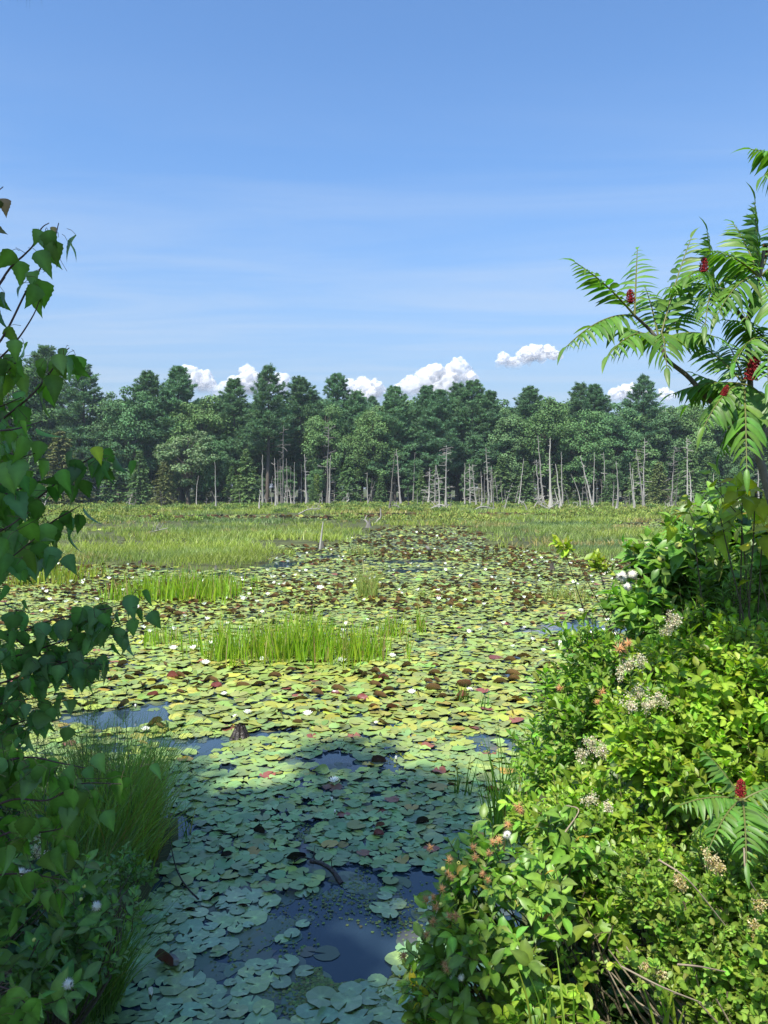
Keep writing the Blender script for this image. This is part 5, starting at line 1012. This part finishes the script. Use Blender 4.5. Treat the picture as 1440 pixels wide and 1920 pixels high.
# rough grass over the banks
mb = MB(); P = np.stack([rng.uniform(-9, 12, 26000), rng.uniform(-3, 13, 26000)], -1); bz = ground_z(P[:, 0], P[:, 1]); m_ = (bz > .04) & (np.hypot(P[:, 0], P[:, 1]) > 1.6) & ~((np.abs(P[:, 0]) < .55 * P[:, 1]) & (P[:, 1] < 2.4)); P = P[m_]; bz = bz[m_]
n = len(P); blades(mb, np.stack([P[:, 0], P[:, 1], bz - .02], -1), rng.uniform(.15, .5, n), rng.uniform(.006, .014, n), vary((.13, .20, .045), n, .25, .1), .3, .6, 4)
tag(mb.build('bank_grass', M_grass), 'rough green grass growing over the muddy banks under the shrubs', 'grass', kind='stuff')

# --- the pines behind and left of the camera whose shade falls on the near water
def shade_tree(x, y, H, r, seed, label):
    tr, cr = pine_mesh(seed, H, .28, r / H); e = empty('shade_pine', (x, y, .8)); child(e, 'trunk', tr, M_bark); child(e, 'crown', cr, M_far); tag(e, label, 'pine tree', 'tall pines behind the left bank'); return e
def shade_broad(x, y, H, r, seed, label):
    tr, cr = leafy_mesh(seed, H, .22, r, 70, (.045, .09, .032), 330, .22); e = empty('shade_tree', (x, y, .8)); child(e, 'trunk', tr, M_bark); child(e, 'crown', cr, M_far); return tag(e, label, 'tree', 'trees behind the left bank')
shade_broad(-5.25, -2.4, 15.4, 2.5, 71, 'leafy tree behind the camera to the left')
# pine twig that pokes into the top left corner
m = MB(); p = W(38, -32, 2.6); n = 46; m.tube(curve([p + [-.8, -.3, .55], p + [-.3, -.1, .15], p], 8) , .006, .003, (.12, .09, .07), 5)
d = nrm(rng.normal(0, .40, (n, 3)) + [.12, 0, -1]); m.inst((spk * [.18, 1, .18], spkf), frames(d, ball(n)), p + rng.normal(0, .022, (n, 3)) * [1.2, 1, .4], rng.uniform(.05, .075, n), vary((.03, .07, .035), n, .15))
tag(m.build('pine_twig', M_leaf), 'tip of a pine twig with needles at the top left corner', 'pine twig')

# ================================================================ CLOUDS
M_cloud = bpy.data.materials.new('cloud'); M_cloud.use_nodes = True; _n = M_cloud.node_tree; _n.nodes.clear(); _L = _n.links.new
_o = N(_n, 'ShaderNodeOutputMaterial'); _d = N(_n, 'ShaderNodeBsdfDiffuse'); _d.inputs[0].default_value = (.86, .86, .87, 1); _tl = N(_n, 'ShaderNodeBsdfTranslucent'); _tl.inputs[0].default_value = (.86, .86, .88, 1)
_m = N(_n, 'ShaderNodeMixShader'); _m.inputs[0].default_value = .5; _L(_d.outputs[0], _m.inputs[1]); _L(_tl.outputs[0], _m.inputs[2])
_t = N(_n, 'ShaderNodeBsdfTransparent'); _lw = N(_n, 'ShaderNodeLayerWeight'); _lw.inputs[0].default_value = .5; _r = N(_n, 'ShaderNodeMapRange', interpolation_type='SMOOTHSTEP'); _L(_lw.outputs['Facing'], _r.inputs[0])
_r.inputs[1].default_value = 1.0; _r.inputs[2].default_value = .12; _r.inputs[3].default_value = 0.0; _r.inputs[4].default_value = .66
_m2 = N(_n, 'ShaderNodeMixShader'); _tc = N(_n, 'ShaderNodeTexCoord'); _sx = N(_n, 'ShaderNodeSeparateXYZ'); _L(_tc.outputs['Generated'], _sx.inputs[0]); _r2 = N(_n, 'ShaderNodeMapRange', interpolation_type='SMOOTHSTEP'); _L(_sx.outputs[2], _r2.inputs[0]); _r2.inputs[1].default_value = .05; _r2.inputs[2].default_value = .62; _mu = N(_n, 'ShaderNodeMath', operation='MULTIPLY'); _L(_r.outputs[0], _mu.inputs[0]); _L(_r2.outputs[0], _mu.inputs[1]); _L(_mu.outputs[0], _m2.inputs[0]); _L(_t.outputs[0], _m2.inputs[1]); _L(_m.outputs[0], _m2.inputs[2]); _L(_m2.outputs[0], _o.inputs[0])
def cloud(lobes, label, Yc=2600.0, seed=0):
    m = MB(); import bmesh
    bm = bmesh.new(); bmesh.ops.create_icosphere(bm, subdivisions=4, radius=1); sv = np.array([v.co[:] for v in bm.verts]); sf = np.array([[v.index for v in f.verts] for f in bm.faces]); bm.free(); k = Yc / F
    rs = np.random.RandomState(seed)
    for (px, py, r) in lobes:
        for q in range(3):
            o_ = rs.normal(0, .38, 3) * r * k * np.array([1.2, .6, .6]); c = W(px, py, Yc) + o_; rr = r * k * rs.uniform(.55, 1.15)
            v_ = sv * rr; P = v_ + c; nn = np.array([noise.fractal(Vector(pp / (r * k * 1.1)), 0.75, 2.1, 7) for pp in P]); v_ = v_ * (1 + .50 * nn[:, None]); m.add(v_ + c, sf)
    return tag(m.build('cumulus_cloud', M_cloud), label, 'cloud', 'white cumulus clouds low over the forest')
cloud([(372, 715, 22), (360, 722, 18), (388, 725, 16)], 'small white cloud behind the trees left of the tallest pine', seed=1)
cloud([(412, 735, 20), (440, 722, 22), (466, 715, 22), (490, 722, 22), (520, 722, 20), (535, 735, 14)], 'white cloud directly behind the tallest pine', seed=2)
cloud([(668, 728, 18), (688, 728, 22), (700, 745, 18), (676, 748, 20)], 'round white cloud right of the ragged pine', seed=3)
cloud([(762, 735, 20), (785, 718, 22), (812, 712, 24), (838, 705, 22), (862, 700, 20), (880, 712, 16), (800, 740, 24), (840, 735, 22)], 'long bright white cloud right of the middle', seed=4)
cloud([(940, 678, 11), (960, 674, 12), (985, 667, 14), (1008, 660, 15), (1030, 660, 13), (1040, 668, 9), (965, 686, 10)], 'highest white cloud above the right forest', seed=5)
cloud([(1155, 742, 14), (1178, 740, 16), (1215, 745, 12), (1250, 745, 14)], 'low flat cloud behind the lone tall pine', seed=6)

# ================================================================ SUMMER HAZE
M_haze = bpy.data.materials.new('haze'); M_haze.use_nodes = True; _n = M_haze.node_tree; _n.nodes.clear()
_o = N(_n, 'ShaderNodeOutputMaterial'); _v = N(_n, 'ShaderNodeVolumePrincipled'); _n.links.new(_v.outputs[0], _o.inputs['Volume'])
_v.inputs['Color'].default_value = (.72, .88, 1.0, 1); _v.inputs['Density'].default_value = HAZE; _v.inputs['Anisotropy'].default_value = 0.0
mb = MB(); hv = [[x, y, z] for z in (-2.5, 45) for (x, y) in ((-950, -120), (950, -120), (950, 1150), (-950, 1150))]
mb.add(hv, [[3, 2, 1, 0], [4, 5, 6, 7], [0, 1, 5, 4], [1, 2, 6, 5], [2, 3, 7, 6], [3, 0, 4, 7]])
tag(mb.build('haze', M_haze, None, False), kind='stuff')
